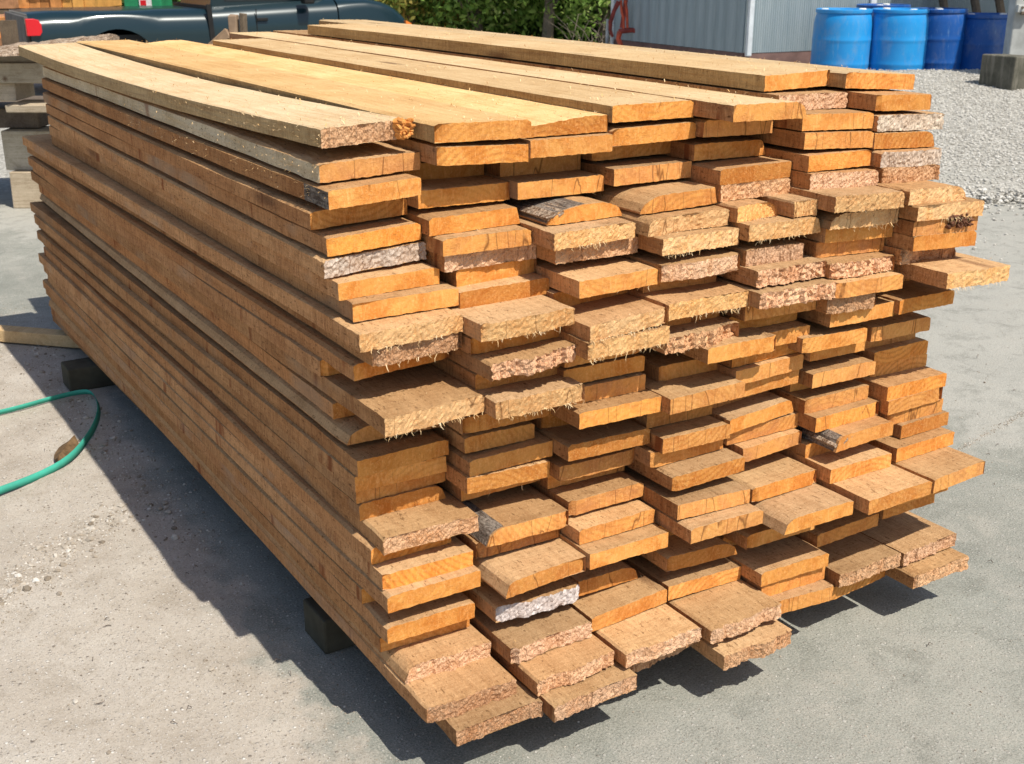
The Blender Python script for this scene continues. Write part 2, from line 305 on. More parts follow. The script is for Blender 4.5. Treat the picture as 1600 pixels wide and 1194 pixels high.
# ------------------------------------------------------------------ the lumber stack
# column, layer from the top, id, left, width, front, bottom, thickness, tilt, end type, rear   (in board thicknesses)
PL=[(0,0,'1-1',0.12,5.21,12.57,34.13,1.03,0.21,'p',92.0),
(0,2,'1-2',-0.09,6.02,12.55,32.26,0.99,0.30,'o',87.3),
(0,3,'1-3',-0.25,5.56,11.14,31.07,1.01,0.28,'o',87.3),
(0,4,'1-4',-0.58,6.03,13.11,29.65,1.00,0.23,'o',87.3),
(0,5,'1-5',-0.34,5.76,11.44,28.45,0.99,0.25,'o',87.3),
(0,6,'1-6',-0.64,6.39,11.44,27.27,0.98,0.30,'w',87.3),
(0,7,'1-7',-0.24,6.18,10.40,26.17,0.96,0.15,'o',87.3),
(0,8,'1-8',0.11,6.33,9.30,25.14,1.02,0.13,'o',87.3),
(0,9,'1-9',-0.42,6.33,7.61,24.03,0.99,0.15,'f',96.7),
(0,10,'1-10',0.45,5.50,7.75,23.00,0.97,0.15,'p',98.0),
(0,11,'1-11',-0.03,6.09,9.49,21.81,0.94,0.22,'o',96.6),
(0,12,'1-12',-0.25,5.95,13.69,20.76,1.04,0.11,'o',98.1),
(0,13,'1-13',-0.00,6.32,5.84,19.71,1.02,0.14,'f',98.8),
(0,14,'1-14',0.00,5.95,12.68,18.43,1.00,0.00,'o',97.5),
(0,15,'1-15',0.01,5.95,10.80,17.40,0.98,0.00,'o',98.9),
(0,16,'1-16',-0.23,6.00,9.22,16.13,0.99,-0.02,'o',98.6),
(0,17,'1-17',-0.28,5.88,9.38,15.11,1.00,-0.03,'o',96.6),
(0,18,'1-18',-0.00,5.93,10.02,14.09,0.95,-0.02,'o',98.5),
(0,19,'1-19',0.07,5.72,9.82,13.07,1.01,-0.02,'o',97.4),
(0,20,'1-20',0.19,6.10,6.88,12.07,0.99,-0.02,'p',98.0),
(0,21,'1-21',-0.09,5.27,8.08,11.03,1.03,-0.02,'o',97.5),
(0,22,'1-22',-0.09,5.85,6.58,10.01,0.98,0.00,'o',98.9),
(0,23,'1-23',-0.19,6.01,5.86,8.96,1.04,0.00,'o',98.0),
(0,24,'1-24',-0.26,5.95,9.23,7.92,1.03,0.00,'o',97.0),
(0,25,'1-25',-0.19,5.68,6.02,6.89,1.02,0.00,'o',98.4),
(0,26,'1-26',-0.25,5.80,6.87,5.86,1.01,0.01,'o',99.2),
(0,27,'1-27',0.19,5.57,4.68,4.83,1.01,0.01,'p',97.6),
(0,28,'1-28',0.17,5.71,2.01,3.81,1.00,0.03,'p',97.3),
(0,29,'1-29',1.18,5.58,0.55,2.79,0.99,0.04,'p',97.9),
(1,0,'2-1',5.85,6.10,10.29,34.25,1.03,-0.11,'o',94.0),
(1,1,'2-2',5.96,5.95,10.27,33.01,1.00,-0.25,'o',99.9),
(1,2,'2-2h0',5.72,5.85,14.78,31.46,1.00,-0.09,'o',98.9),
(1,3,'2-4',5.48,6.16,11.80,30.42,1.02,-0.09,'o',98.9),
(1,4,'2-5',5.49,6.07,10.61,29.07,0.99,0.04,'o',99.7),
(1,5,'2-6',5.78,5.69,9.42,28.07,0.97,0.03,'o',99.5),
(1,6,'2-7',6.00,6.13,9.79,27.06,0.98,0.05,'p',97.8),
(1,7,'2-8',6.85,5.65,10.17,26.05,0.97,0.06,'o',96.8),
(1,8,'2-9',6.48,6.02,8.91,25.06,0.98,0.06,'o',98.8),
(1,9,'2-10',5.99,6.12,5.66,24.03,1.02,0.06,'f',98.5),
(1,10,'2-10h0',6.14,5.85,7.08,22.83,1.00,0.22,'o',98.1),
(1,11,'2-12',6.30,5.65,5.27,21.83,0.96,0.22,'r',97.8),
(1,12,'2-12h0',6.33,5.85,7.11,20.78,1.00,-0.12,'o',98.1),
(1,13,'2-13',6.35,6.13,4.90,19.73,1.02,-0.12,'f',97.3),
(1,14,'2-14',6.04,5.95,7.96,17.74,1.00,0.12,'o',97.9),
(1,15,'2-15',6.20,5.04,8.28,16.51,1.00,-0.21,'o',98.1),
(1,16,'2-16',6.17,5.82,7.55,15.25,1.00,0.02,'o',97.4),
(1,17,'2-17',5.96,5.69,7.40,14.22,1.00,-0.17,'o',97.5),
(1,18,'2-18',6.36,5.80,9.03,13.07,1.00,-0.05,'o',98.1),
(1,19,'2-19',6.32,5.85,5.88,11.34,1.04,-0.14,'o',99.5),
(1,20,'2-20',6.12,5.87,6.68,10.25,1.00,-0.09,'o',98.6),
(1,21,'2-21',6.21,5.82,3.77,9.08,0.97,-0.00,'o',97.5),
(1,22,'2-21h0',6.14,5.85,7.49,8.13,0.94,-0.18,'o',97.6),
(1,23,'2-22',6.06,5.90,4.38,7.08,1.01,-0.18,'w',97.5),
(1,24,'2-24',6.09,5.68,2.76,5.15,1.01,0.10,'p',98.1),
(1,25,'2-25',6.53,5.52,0.77,4.07,0.97,0.15,'p',97.2),
(1,26,'2-26',6.79,6.01,-0.56,3.04,1.01,-0.08,'p',97.2),
(2,0,'3-1',12.19,5.53,10.60,34.08,0.98,-0.05,'o',94.0),
(2,1,'3-2',11.93,5.80,10.10,32.96,1.01,-0.05,'o',96.8),
(2,2,'3-2h0',11.80,5.85,13.24,31.44,1.00,-0.05,'o',97.2),
(2,3,'3-4',11.67,6.17,11.01,30.42,1.00,-0.05,'o',98.2),
(2,4,'3-5',12.30,5.38,8.78,29.22,1.00,0.01,'o',97.8),
(2,5,'3-6',11.59,5.89,7.15,28.18,0.96,0.03,'f',99.0),
(2,6,'3-7',12.16,5.95,7.72,27.17,1.00,-0.04,'p',99.1),
(2,7,'3-8',12.53,5.55,5.76,25.52,0.99,0.13,'o',98.9),
(2,8,'3-8h0',12.33,5.85,8.06,24.37,0.97,0.29,'o',98.8),
(2,9,'3-9',12.14,5.49,4.11,23.40,0.95,0.29,'f',98.9),
(2,10,'3-10',11.98,5.73,3.99,22.39,1.00,0.13,'f',97.8),
(2,11,'3-10h2',11.99,5.85,6.34,21.27,1.00,0.05,'o',97.1),
(2,12,'3-10h1',11.99,5.85,6.37,20.10,1.00,-0.02,'o',99.0),
(2,13,'3-10h0',12.00,5.85,6.18,18.96,1.00,-0.10,'o',97.6),
(2,14,'3-12',12.02,6.05,4.85,17.93,0.99,-0.10,'o',98.8),
(2,15,'3-12h0',12.02,5.85,8.75,16.55,1.00,-0.18,'o',97.1),
(2,16,'3-13',12.02,6.19,5.93,15.48,1.04,-0.18,'o',97.7),
(2,17,'3-14',12.19,5.75,6.95,13.72,0.99,-0.07,'o',98.5),
(2,18,'3-15',12.26,5.87,8.37,12.63,1.00,-0.02,'o',97.6),
(2,19,'3-16',12.43,5.72,6.26,11.60,0.98,-0.02,'o',98.1),
(2,20,'3-17',12.20,5.84,4.88,10.36,0.99,-0.06,'o',96.7),
(2,21,'3-18',12.06,6.01,3.54,9.32,1.00,-0.14,'o',97.3),
(2,22,'3-18h0',12.19,5.85,8.03,7.73,1.00,-0.19,'o',98.9),
(2,23,'3-19',12.32,4.76,5.10,6.69,1.02,-0.19,'o',99.9),
(2,24,'3-20',11.96,5.96,3.12,5.30,0.98,0.17,'o',97.3),
(2,25,'3-21',12.36,5.63,0.01,4.27,0.98,0.07,'p',98.9),
(2,26,'3-22',13.17,5.53,0.95,3.22,1.00,0.10,'p',98.8),
(3,0,'4-1',17.76,6.04,10.07,34.58,1.02,-0.03,'o',83.0),
(3,1,'4-2',17.76,6.36,10.05,33.17,1.01,0.08,'o',98.2),
(3,2,'4-3',17.87,6.14,12.21,32.02,1.00,0.01,'o',98.6),
(3,3,'4-4',17.87,6.17,10.07,30.80,1.02,-0.03,'o',96.7),
(3,4,'4-5',18.03,6.01,7.41,29.49,1.00,0.08,'o',96.8),
(3,5,'4-6',17.70,6.34,6.35,28.40,1.00,0.01,'f',97.2),
(3,6,'4-7',18.14,6.18,5.55,27.39,1.01,-0.10,'f',97.0),
(3,7,'4-9',18.12,6.15,5.29,25.79,1.01,-0.01,'p',96.9),
(3,8,'4-9h0',17.89,5.85,6.84,24.88,0.90,-0.14,'o',97.5),
(3,9,'4-10',17.65,6.43,4.14,23.85,1.00,-0.14,'f',97.0),
(3,10,'4-10h0',17.70,5.85,6.00,22.72,1.00,-0.02,'o',98.6),
(3,11,'4-11',17.74,6.02,4.43,21.71,0.99,-0.02,'r',98.4),
(3,12,'4-13',20.67,5.56,3.68,20.70,1.00,-0.03,'o',97.2),
(3,13,'4-13h0',19.39,5.85,6.68,18.90,1.00,-0.00,'o',98.2),
(3,14,'4-14',18.10,6.07,4.05,17.87,1.00,-0.00,'o',99.8),
(3,15,'4-14h0',18.23,5.85,8.72,17.09,0.77,-0.15,'o',98.2),
(3,16,'4-15',18.35,5.44,6.52,16.06,1.00,-0.15,'o',98.9),
(3,17,'4-16',18.33,5.46,4.77,14.96,0.99,-0.08,'o',98.4),
(3,18,'4-17',17.97,5.96,5.41,13.87,1.00,-0.02,'o',99.0),
(3,19,'4-18',18.40,5.94,3.72,12.81,0.98,0.02,'o',97.4),
(3,20,'4-19',18.20,5.73,2.84,11.25,0.99,-0.18,'o',99.7),
(3,21,'4-20',18.34,5.77,1.67,10.10,0.99,-0.06,'o',99.4),
(3,22,'4-20h0',18.27,5.85,6.01,8.35,1.00,-0.25,'o',97.4),
(3,23,'4-21',18.21,5.72,3.57,7.30,1.03,-0.25,'o',99.0),
(3,24,'4-22',18.07,5.91,3.18,5.51,0.98,-0.14,'o',98.2),
(3,25,'4-23',18.32,5.87,-0.57,4.33,0.98,0.02,'p',99.4),
(3,26,'4-24',18.73,5.58,-1.47,2.79,0.99,0.07,'p',99.1),
(4,0,'5-1',23.82,6.17,6.34,34.63,1.01,-0.15,'o',95.0),
(4,1,'5-2',24.15,5.94,9.31,33.35,1.03,-0.15,'o',99.7),
(4,2,'5-3',24.04,6.12,9.98,31.83,1.03,-0.13,'o',98.7),
(4,3,'5-4',24.07,6.01,7.45,30.66,0.99,-0.02,'o',97.8),
(4,4,'5-5',24.09,5.83,7.31,29.64,1.00,-0.03,'p',98.4),
(4,5,'5-6b',24.08,3.65,5.93,28.62,0.98,-0.02,'f',97.2),
(4,6,'5-7b',24.35,5.98,4.81,27.60,1.00,-0.08,'f',97.2),
(4,7,'5-8',24.48,4.92,5.14,25.98,1.03,-0.14,'p',99.0),
(4,8,'5-9',24.30,6.08,3.90,24.95,1.01,-0.13,'r',99.2),
(4,9,'5-10',24.11,6.17,3.16,23.77,1.00,-0.12,'r',99.9),
(4,10,'5-10h6',24.11,5.85,4.37,22.69,1.00,-0.06,'o',98.4),
(4,11,'5-10h5',24.11,5.85,5.77,21.58,1.00,-0.01,'o',97.8),
(4,12,'5-10h4',24.10,5.85,4.69,20.49,1.00,0.04,'o',98.1),
(4,13,'5-10h3',24.10,5.85,5.30,19.39,1.00,0.10,'o',97.6),
(4,14,'5-10h2',24.08,5.85,4.88,18.29,1.00,0.15,'o',97.5),
(4,15,'5-10h1',24.04,5.85,5.22,17.18,1.00,0.20,'o',97.3),
(4,16,'5-10h0',23.97,5.85,7.10,16.06,1.00,0.26,'o',97.9),
(4,17,'d-1',23.82,5.87,5.00,15.07,0.97,0.26,'o',99.5),
(4,18,'d-2',24.14,6.04,5.24,14.05,1.00,0.12,'o',98.4),
(4,19,'d-3',24.79,5.34,4.50,13.02,0.97,0.12,'o',96.8),
(4,20,'d-3h0',24.53,5.85,7.53,12.00,1.00,0.03,'o',98.4),
(4,21,'d-4',24.27,5.73,2.74,10.96,1.00,0.03,'o',98.2),
(4,22,'d-5',24.35,5.75,-0.23,9.87,0.97,0.10,'o',99.7),
(4,23,'d-5h0',24.26,5.85,5.06,8.58,1.00,0.03,'o',98.4),
(4,24,'d-6',24.18,5.98,2.80,7.56,1.00,0.03,'o',99.3),
(4,25,'d-6h0',24.09,5.85,5.10,6.71,0.84,-0.04,'o',97.1),
(4,26,'d-7',24.01,5.81,1.08,5.70,0.99,-0.04,'o',98.2),
(4,27,'d-8',24.29,5.71,1.35,4.67,1.00,-0.19,'o',98.1),
(4,28,'d-9',24.85,5.04,0.41,3.64,1.01,-0.19,'o',97.3),
(5,0,'6-0',30.12,5.95,10.44,35.72,0.99,0.11,'o',86.0),
(5,1,'6-2',30.03,6.37,9.07,34.60,1.00,-0.12,'p',96.8),
(5,2,'6-4',30.35,6.15,6.96,33.56,1.03,-0.22,'o',99.6),
(5,3,'6-6',30.32,6.04,6.64,32.45,1.02,-0.29,'o',98.7),
(5,4,'6-8',30.19,6.01,6.29,31.12,1.02,-0.12,'o',97.0),
(5,5,'6-10',30.13,6.05,5.72,30.06,1.00,-0.26,'p',97.9),
(5,6,'6-12',29.94,6.13,3.30,29.03,1.02,-0.26,'f',96.7),
(5,7,'5-7c',30.36,6.15,4.00,27.80,1.00,-0.24,'f',97.2),
(5,8,'6-17',30.66,5.99,4.50,26.79,1.00,-0.24,'o',99.1),
(5,9,'6-18',30.45,6.08,4.99,25.75,1.00,-0.23,'o',98.8),
(5,10,'5-9b',30.41,6.01,3.64,24.70,1.00,-0.25,'r',98.2),
(5,11,'5-10b',30.31,6.21,2.88,23.60,1.00,-0.24,'o',97.5),
(5,12,'5-11',30.05,4.47,3.27,22.51,1.01,-0.18,'p',98.8),
(5,13,'5-12',30.76,5.84,3.60,21.42,1.00,-0.10,'o',99.8),
(5,14,'5-14',28.89,5.84,3.95,19.89,1.01,-0.15,'o',98.0),
(5,15,'5-15',30.36,5.21,4.72,18.88,1.00,-0.14,'o',96.7),
(5,16,'5-16',30.31,5.78,4.18,17.15,1.00,-0.02,'o',96.7),
(5,17,'5-16h0',30.18,5.85,5.98,16.35,0.76,0.01,'o',97.1),
(5,18,'5-17',30.05,5.91,4.38,15.31,1.00,0.01,'o',96.8),
(5,19,'5-18',30.20,6.18,3.56,14.28,1.01,-0.01,'o',99.9),
(5,20,'5-19',30.75,5.61,2.19,13.25,1.01,0.00,'o',98.4),
(5,21,'5-20',30.15,5.93,4.12,12.22,0.99,0.00,'o',99.4),
(5,22,'5-21',30.23,5.69,1.83,11.19,1.01,-0.02,'o',97.1),
(5,23,'5-22',30.53,6.05,-1.26,10.16,0.99,-0.02,'o',97.4),
(5,24,'5-22h1',30.46,5.85,2.66,8.71,1.00,0.04,'o',98.7),
(5,25,'5-22h0',30.39,5.85,5.94,7.23,1.00,0.10,'o',98.5),
(5,26,'5-23',30.26,5.97,2.50,6.22,0.98,0.10,'o',98.9),
(5,27,'5-23h0',30.30,5.85,3.85,5.19,1.00,0.09,'o',99.0),
(5,28,'5-24',30.33,5.76,0.23,4.18,0.99,0.09,'p',99.6),
(5,29,'5-25',30.21,5.72,1.01,2.91,0.98,0.09,'o',97.7),
(6,0,'6-1',36.11,6.50,9.00,35.74,1.03,-0.43,'o',96.7),
(6,1,'6-3',36.53,5.39,6.66,34.46,1.02,-0.24,'o',99.5),
(6,2,'6-5',36.58,6.48,6.50,33.16,1.03,-0.28,'w',97.5),
(6,3,'6-7',36.39,5.76,6.35,32.03,1.03,-0.25,'o',99.1),
(6,4,'6-9',36.38,6.07,5.78,30.92,1.01,-0.24,'w',97.1),
(6,5,'6-11',36.49,5.51,5.47,29.91,1.00,-0.24,'p',98.9),
(6,6,'6-13',36.21,5.63,2.99,28.91,0.99,-0.24,'f',99.4),
(6,7,'6-14',36.60,6.42,2.36,27.90,1.00,-0.24,'f',99.0),
(6,8,'6-15',36.68,6.08,2.64,26.88,1.01,-0.24,'o',97.8),
(6,9,'6-16',36.75,5.87,2.55,25.87,1.00,-0.24,'o',99.0),
(6,10,'6-19',36.56,5.60,3.48,24.86,1.00,-0.24,'r',97.0),
(6,11,'6-20',37.33,6.23,0.18,23.83,1.03,-0.24,'f',97.6),
(6,12,'6-20h0',36.98,5.85,6.55,22.54,1.00,-0.16,'o',97.5),
(6,13,'6-21',36.63,5.75,3.22,21.53,0.99,-0.16,'o',98.0),
(6,14,'6-21h0',36.12,5.85,5.69,20.49,0.93,-0.05,'o',98.7),
(6,15,'6-22',35.60,5.72,4.22,19.45,1.01,-0.05,'o',99.6),
(6,16,'6-23',35.59,5.98,5.56,18.44,1.00,-0.05,'o',97.0),
(6,17,'6-24',36.59,5.64,4.78,17.43,1.00,-0.05,'o',99.6),
(6,18,'6-25',36.85,5.55,5.03,16.42,1.00,-0.05,'o',99.3),
(6,19,'6-26',36.48,5.96,3.15,15.41,1.00,-0.05,'o',99.9),
(6,20,'6-27',36.52,5.79,3.08,14.40,1.00,-0.05,'o',97.8),
(6,21,'6-28',37.03,5.60,3.28,13.39,1.00,-0.05,'o',97.2),
(6,22,'6-29',38.01,5.08,2.95,12.37,1.01,-0.06,'o',97.3),
(6,23,'6-30',36.54,6.06,1.92,11.30,1.00,-0.02,'o',99.4),
(6,24,'6-31',36.60,5.55,-1.23,10.25,1.00,0.01,'o',99.9),
(6,25,'6-31h0',36.53,5.85,4.27,9.05,1.00,0.06,'o',98.6),
(6,26,'6-32',36.46,5.50,1.52,8.02,1.00,0.06,'o',98.9),
(6,27,'6-33',36.52,5.31,2.37,6.76,1.00,-0.02,'o',98.2),
(6,28,'6-33h0',36.49,5.85,5.57,5.09,1.00,0.05,'o',97.9),
(6,29,'6-34',36.46,5.53,0.20,4.07,0.99,0.05,'p',97.5),
(6,30,'6-35',36.30,5.61,-1.10,2.91,0.99,0.06,'p',99.4),
(4,5,'5-6c',28.07,1.95,4.93,28.64,0.98,0.00,'f',96.0)]

WANE = {'3-5': (.62, .42), '4-5': (.30, .02), '5-19': (.14, .0), 'd-5': (.2, .0), '2-19': (.22, .0), '1-15': (.35, .0), 'd-1': (.0, .1), '3-19': (.0, .28), '5-1': (.0, .2), 
        '4-6': (.1, .0), '5-6b': (.0, .3), '5-7c': (.26, .0), '6-13': (.0, .2), '2-21': (.12, 0.), '2-5': (0., .05), '5-3': (0., .1), '6-7': (0., .14), '1-19': (0., .18), '4-21': (0., .3), '5-7b': (0., .1), '1-27': (.16, 0.)}
NOTCH = {'3-1'}; BARKED = {'3-5', '5-19', '2-19'}
DRIFT = {'1-2': .75, '1-3': .7, '1-4': .95, '1-5': .85, '1-6': 1.2, '1-7': .8, '1-8': .55, '1-9': -.25, '1-10': -.55, '1-11': -.35, '1-12': .5, '1-13': .1, '1-14': .55, '1-15': .7, '1-16': -.25, '1-17': -.3, '1-18': .1, '1-19': -.45, '1-20': .1, '1-21': .25, '1-22': -.2, '1-23': .15, '1-24': .35, '1-25': -.1, '1-26': .3, '1-27': -.3, '1-28': -.15, '1-29': -1.0, '1-1': -.75}
FRESH = {'1-1': (F_NEW, F_NEWS), '2-1': (F_NEWO, F_NEWS), '3-1': (F_NEWO, F_NEWS), '4-1': (F_NEW, F_NEWS), '5-1': (F_NEW, F_SIDE), '6-0': (F_NEW, F_NEWS), '6-1': (F_NEW, F_NEWS), '1-2': (F_TOP, F_PALE)}
ENDM = {'o': E_O, 'f': E_F, 'p': E_P, 'w': E_W, 'r': E_R}
AMP = {'o': .03, 'f': .06, 'p': .085, 'w': .09, 'r': .17}
COLN = ['first column from left', 'second column from left', 'third column from left', 'middle column', 'third column from right', 'second column from right', 'last column at right']
def ordn(k):
    k += 1
    return 'topmost' if k == 1 else '%d%s from the top' % (k, {1: 'st', 2: 'nd', 3: 'rd'}.get(k % 10 if k not in (11, 12, 13) else 0, 'th'))
ADJ = {'o': ['orange sawn-end', 'plain orange'], 'f': ['pale frayed-end', 'pale fuzzy-end'], 'p': ['rough pinkish-end', 'rough brown-pink'], 'w': ['flaky white-end', 'flaky white-end'], 'r': ['splintered red-brown', 'splintered red-brown']}
def plank(rec):
    c, j, nm, x0, wd, y, z, t, k, kd, rear = rec
    rng = np.random.RandomState(abs(hash_(nm)) % 99991)
    NU, NV = (24, 3) if kd == 'o' else (40, 6)
    ys = [0, .12, .4, 1.0, 1.6, 2.4, 3.4, 4.6, 6.2, 8, 11, 15, 20, 26, 32, 38, 44, 50, 56, 62, 70, 78, rear-y-.5 if rear-y > 79 else 78.5, rear-y]
    L = rear-y; ys = sorted(set([a for a in ys if a <= L])); NL = len(ys)
    wl, wr = WANE.get(nm, (0, 0)); small = (rng.choice([0, .06, .12]), rng.choice([0, .06, .12]))
    u = np.linspace(0, 1, NU+1)
    htop = np.ones(NU+1)
    if wl: htop = np.where(u < wl, np.sqrt(np.clip(1-((wl-u)/wl)**2, 0, 1))*.88+.12, htop)
    if wr: htop = np.minimum(htop, np.where(u > 1-wr, np.sqrt(np.clip(1-((u-1+wr)/wr)**2, 0, 1))*.88+.12, 1))
    htop[0] -= small[0]; htop[-1] -= small[1]
    if nm in NOTCH: htop = np.where(u < .7, .62+.38*u/.7, 1.0)
    bow = rng.uniform(-.08, .08); side = rng.uniform(-.12, .12)
    if nm == '1-1': bow = -.62
    if nm in ('1-3', '1-10', '1-14', '1-16', '1-20'): side += rng.uniform(-.2, .25)
    skew = rng.normal(0, .16); chipL, chipR = (rng.rand() < .22)*rng.uniform(.1, .45), (rng.rand() < .22)*rng.uniform(.1, .45); drift = DRIFT.get(nm, 0)*2
    amp = AMP[kd]; rag = {'o': .034, 'f': .055, 'p': .05, 'w': .05, 'r': .06}[kd]
    V = []; ring = []
    def zb(uu, yy):   # bottom height incl. tilt
        s = yy/max(L, 1); return z+k*uu*(1-.6*s)+bow*4*s*(1-s)
    W1 = np.linspace(0, 1, NV+1)
    lowf = np.cumsum(rng.randn(NU+1))*(.02 if kd != 'o' else .012); lowf -= np.linspace(lowf[0], lowf[-1], NU+1)
    wan = np.cumsum(rng.randn(NL))*.035 if c == 0 else np.zeros(NL)
    wan = wan-np.linspace(wan[0], wan[-1], NL)
    for il, yy in enumerate(ys):
        s = yy/max(L, 1); xo = side*4*s*(1-s)
        rg = rag if il == 0 else (rag*.5 if il < 4 else .02)
        if nm == '1-2': rg = max(rg, .05)
        jb = rng.uniform(-rg, rg*.3, NU+1); jt = rng.uniform(-rg, rg*.6, NU+1)
        pts = []
        yj = np.zeros(NU+1) if il else None
        for iv in (0, NV):
            for iu in range(NU+1):
                zz = zb(u[iu], yy)+(jb[iu] if iv == 0 else htop[iu]*t+jt[iu])
                pts.append((x0+wd*u[iu]+xo+(wan[il]*.8+drift*s**1.3*.5)*(1-u[iu]), y+yy+skew*(u[iu]-.5)*(1 if il == 0 else 0), zz))
        ring.append(len(V)); V += pts
        # side mids
        sj = rg*.8
        for sd in (0, 1):
            for iv in range(1, NV):
                f = iv/NV; h = (htop[0] if sd == 0 else htop[-1])*t
                V.append((x0+wd*sd+xo+(wan[il]*.8+drift*s**1.3*.5)*(1-sd)+rng.uniform(-sj, sj), y+yy+skew*(sd-.5)*(1 if il == 0 else 0), zb(sd, yy)+f*h))
    per = 2*(NU+1)+2*(NV-1)
    def vb(il, iu): return ring[il]+iu
    def vt(il, iu): return ring[il]+NU+1+iu
    def vs(il, sd, iv):
        if iv == 0: return vb(il, 0 if sd == 0 else NU)
        if iv == NV: return vt(il, 0 if sd == 0 else NU)
        return ring[il]+2*(NU+1)+sd*(NV-1)+iv-1
    F = []; MI = []
    for il in range(NL-1):
        for iu in range(NU):
            F.append((vt(il, iu), vt(il, iu+1), vt(il+1, iu+1), vt(il+1, iu))); MI.append(3 if nm in BARKED and u[iu] < wl*.8 and il > 0 else 1)
            F.append((vb(il, iu+1), vb(il, iu), vb(il+1, iu), vb(il+1, iu+1))); MI.append(1)
        for iv in range(NV):
            F.append((vs(il, 0, iv), vs(il, 0, iv+1), vs(il+1, 0, iv+1), vs(il+1, 0, iv))); MI.append(3 if nm == '1-3' and il < 6 else 2)
            F.append((vs(il, 1, iv+1), vs(il, 1, iv), vs(il+1, 1, iv), vs(il+1, 1, iv+1))); MI.append(2)
    # caps
    for il, sgn in ((0, 1), (NL-1, -1)):
        G = [[None]*(NV+1) for _ in range(NU+1)]
        for iu in range(NU+1):
            for iv in range(NV+1):
                if iu in (0, NU): G[iu][iv] = vs(il, 0 if iu == 0 else 1, iv)
                elif iv == 0: G[iu][iv] = vb(il, iu)
                elif iv == NV: G[iu][iv] = vt(il, iu)
                else:
                    a = V[vb(il, iu)]; b = V[vt(il, iu)]; f = iv/NV
                    G[iu][iv] = len(V); V.append((a[0], a[1], a[2]*(1-f)+b[2]*f))
        if il == 0:
            for iu in range(NU+1):
                for iv in range(NV+1):
                    i = G[iu][iv]; p = V[i]; ce = chipL*max(0, 1-u[iu]/.07)+chipR*max(0, 1-(1-u[iu])/.07); V[i] = (p[0], p[1]+ce*(1 if ce < .01 else rng.uniform(.6, 1.2))+lowf[iu]*4*amp/.15+rng.uniform(-amp, amp)*(.7 if kd != 'o' else .6), p[2])
        for iu in range(NU):
            for iv in range(NV):
                q = (G[iu][iv], G[iu+1][iv], G[iu+1][iv+1], G[iu][iv+1]); F.append(q if sgn > 0 else q[::-1]); MI.append(0)
    org = Vector((x0*U, y*U, z*U))
    me = bpy.data.meshes.new('board'); Vn = np.array(V)*U-np.array(org); me.from_pydata([tuple(a) for a in Vn], [], F)
    ft, fs_ = FRESH.get(nm, (F_TOP, F_SIDE))
    for m in (ENDM[kd], ft, fs_, BARK): me.materials.append(m)
    me.polygons.foreach_set('material_index', MI); me.update()
    o = ob('board', me); o.location = org
    extra = ''
    adj = ADJ[kd][j % 2]
    tag(o, '%s board, %s in the %s' % (adj, ordn(j), COLN[c]) if nm != '5-6c' else 'short narrow offcut wedged between wider boards on the right half of the stack', 'board', 'sawn boards in the big lumber stack')
    return o, rng, L
KNOT = plain('dark_rotten_knot', (.13,.06,.035), .9, 0, .1, .5, 60)
def hash_(s):
    h = 7
    for ch in s: h = (h*131+ord(ch)) % 1000003
    return h
WHISKERS = {'1-13': 90, '2-10': 70, '2-13': 90, '3-6': 40, '3-9': 90, '3-10': 70, '4-6': 10, '4-7': 60, '5-6b': 20, '5-7b': 60, '5-7c': 80, '6-13': 20, '6-14': 60, '6-20': 70, '4-10': 50, '1-9': 30, '1-10': 20, '6-12': 20, '4-11': 15, '5-9b': 30, '3-8': 6, '2-18': 5}
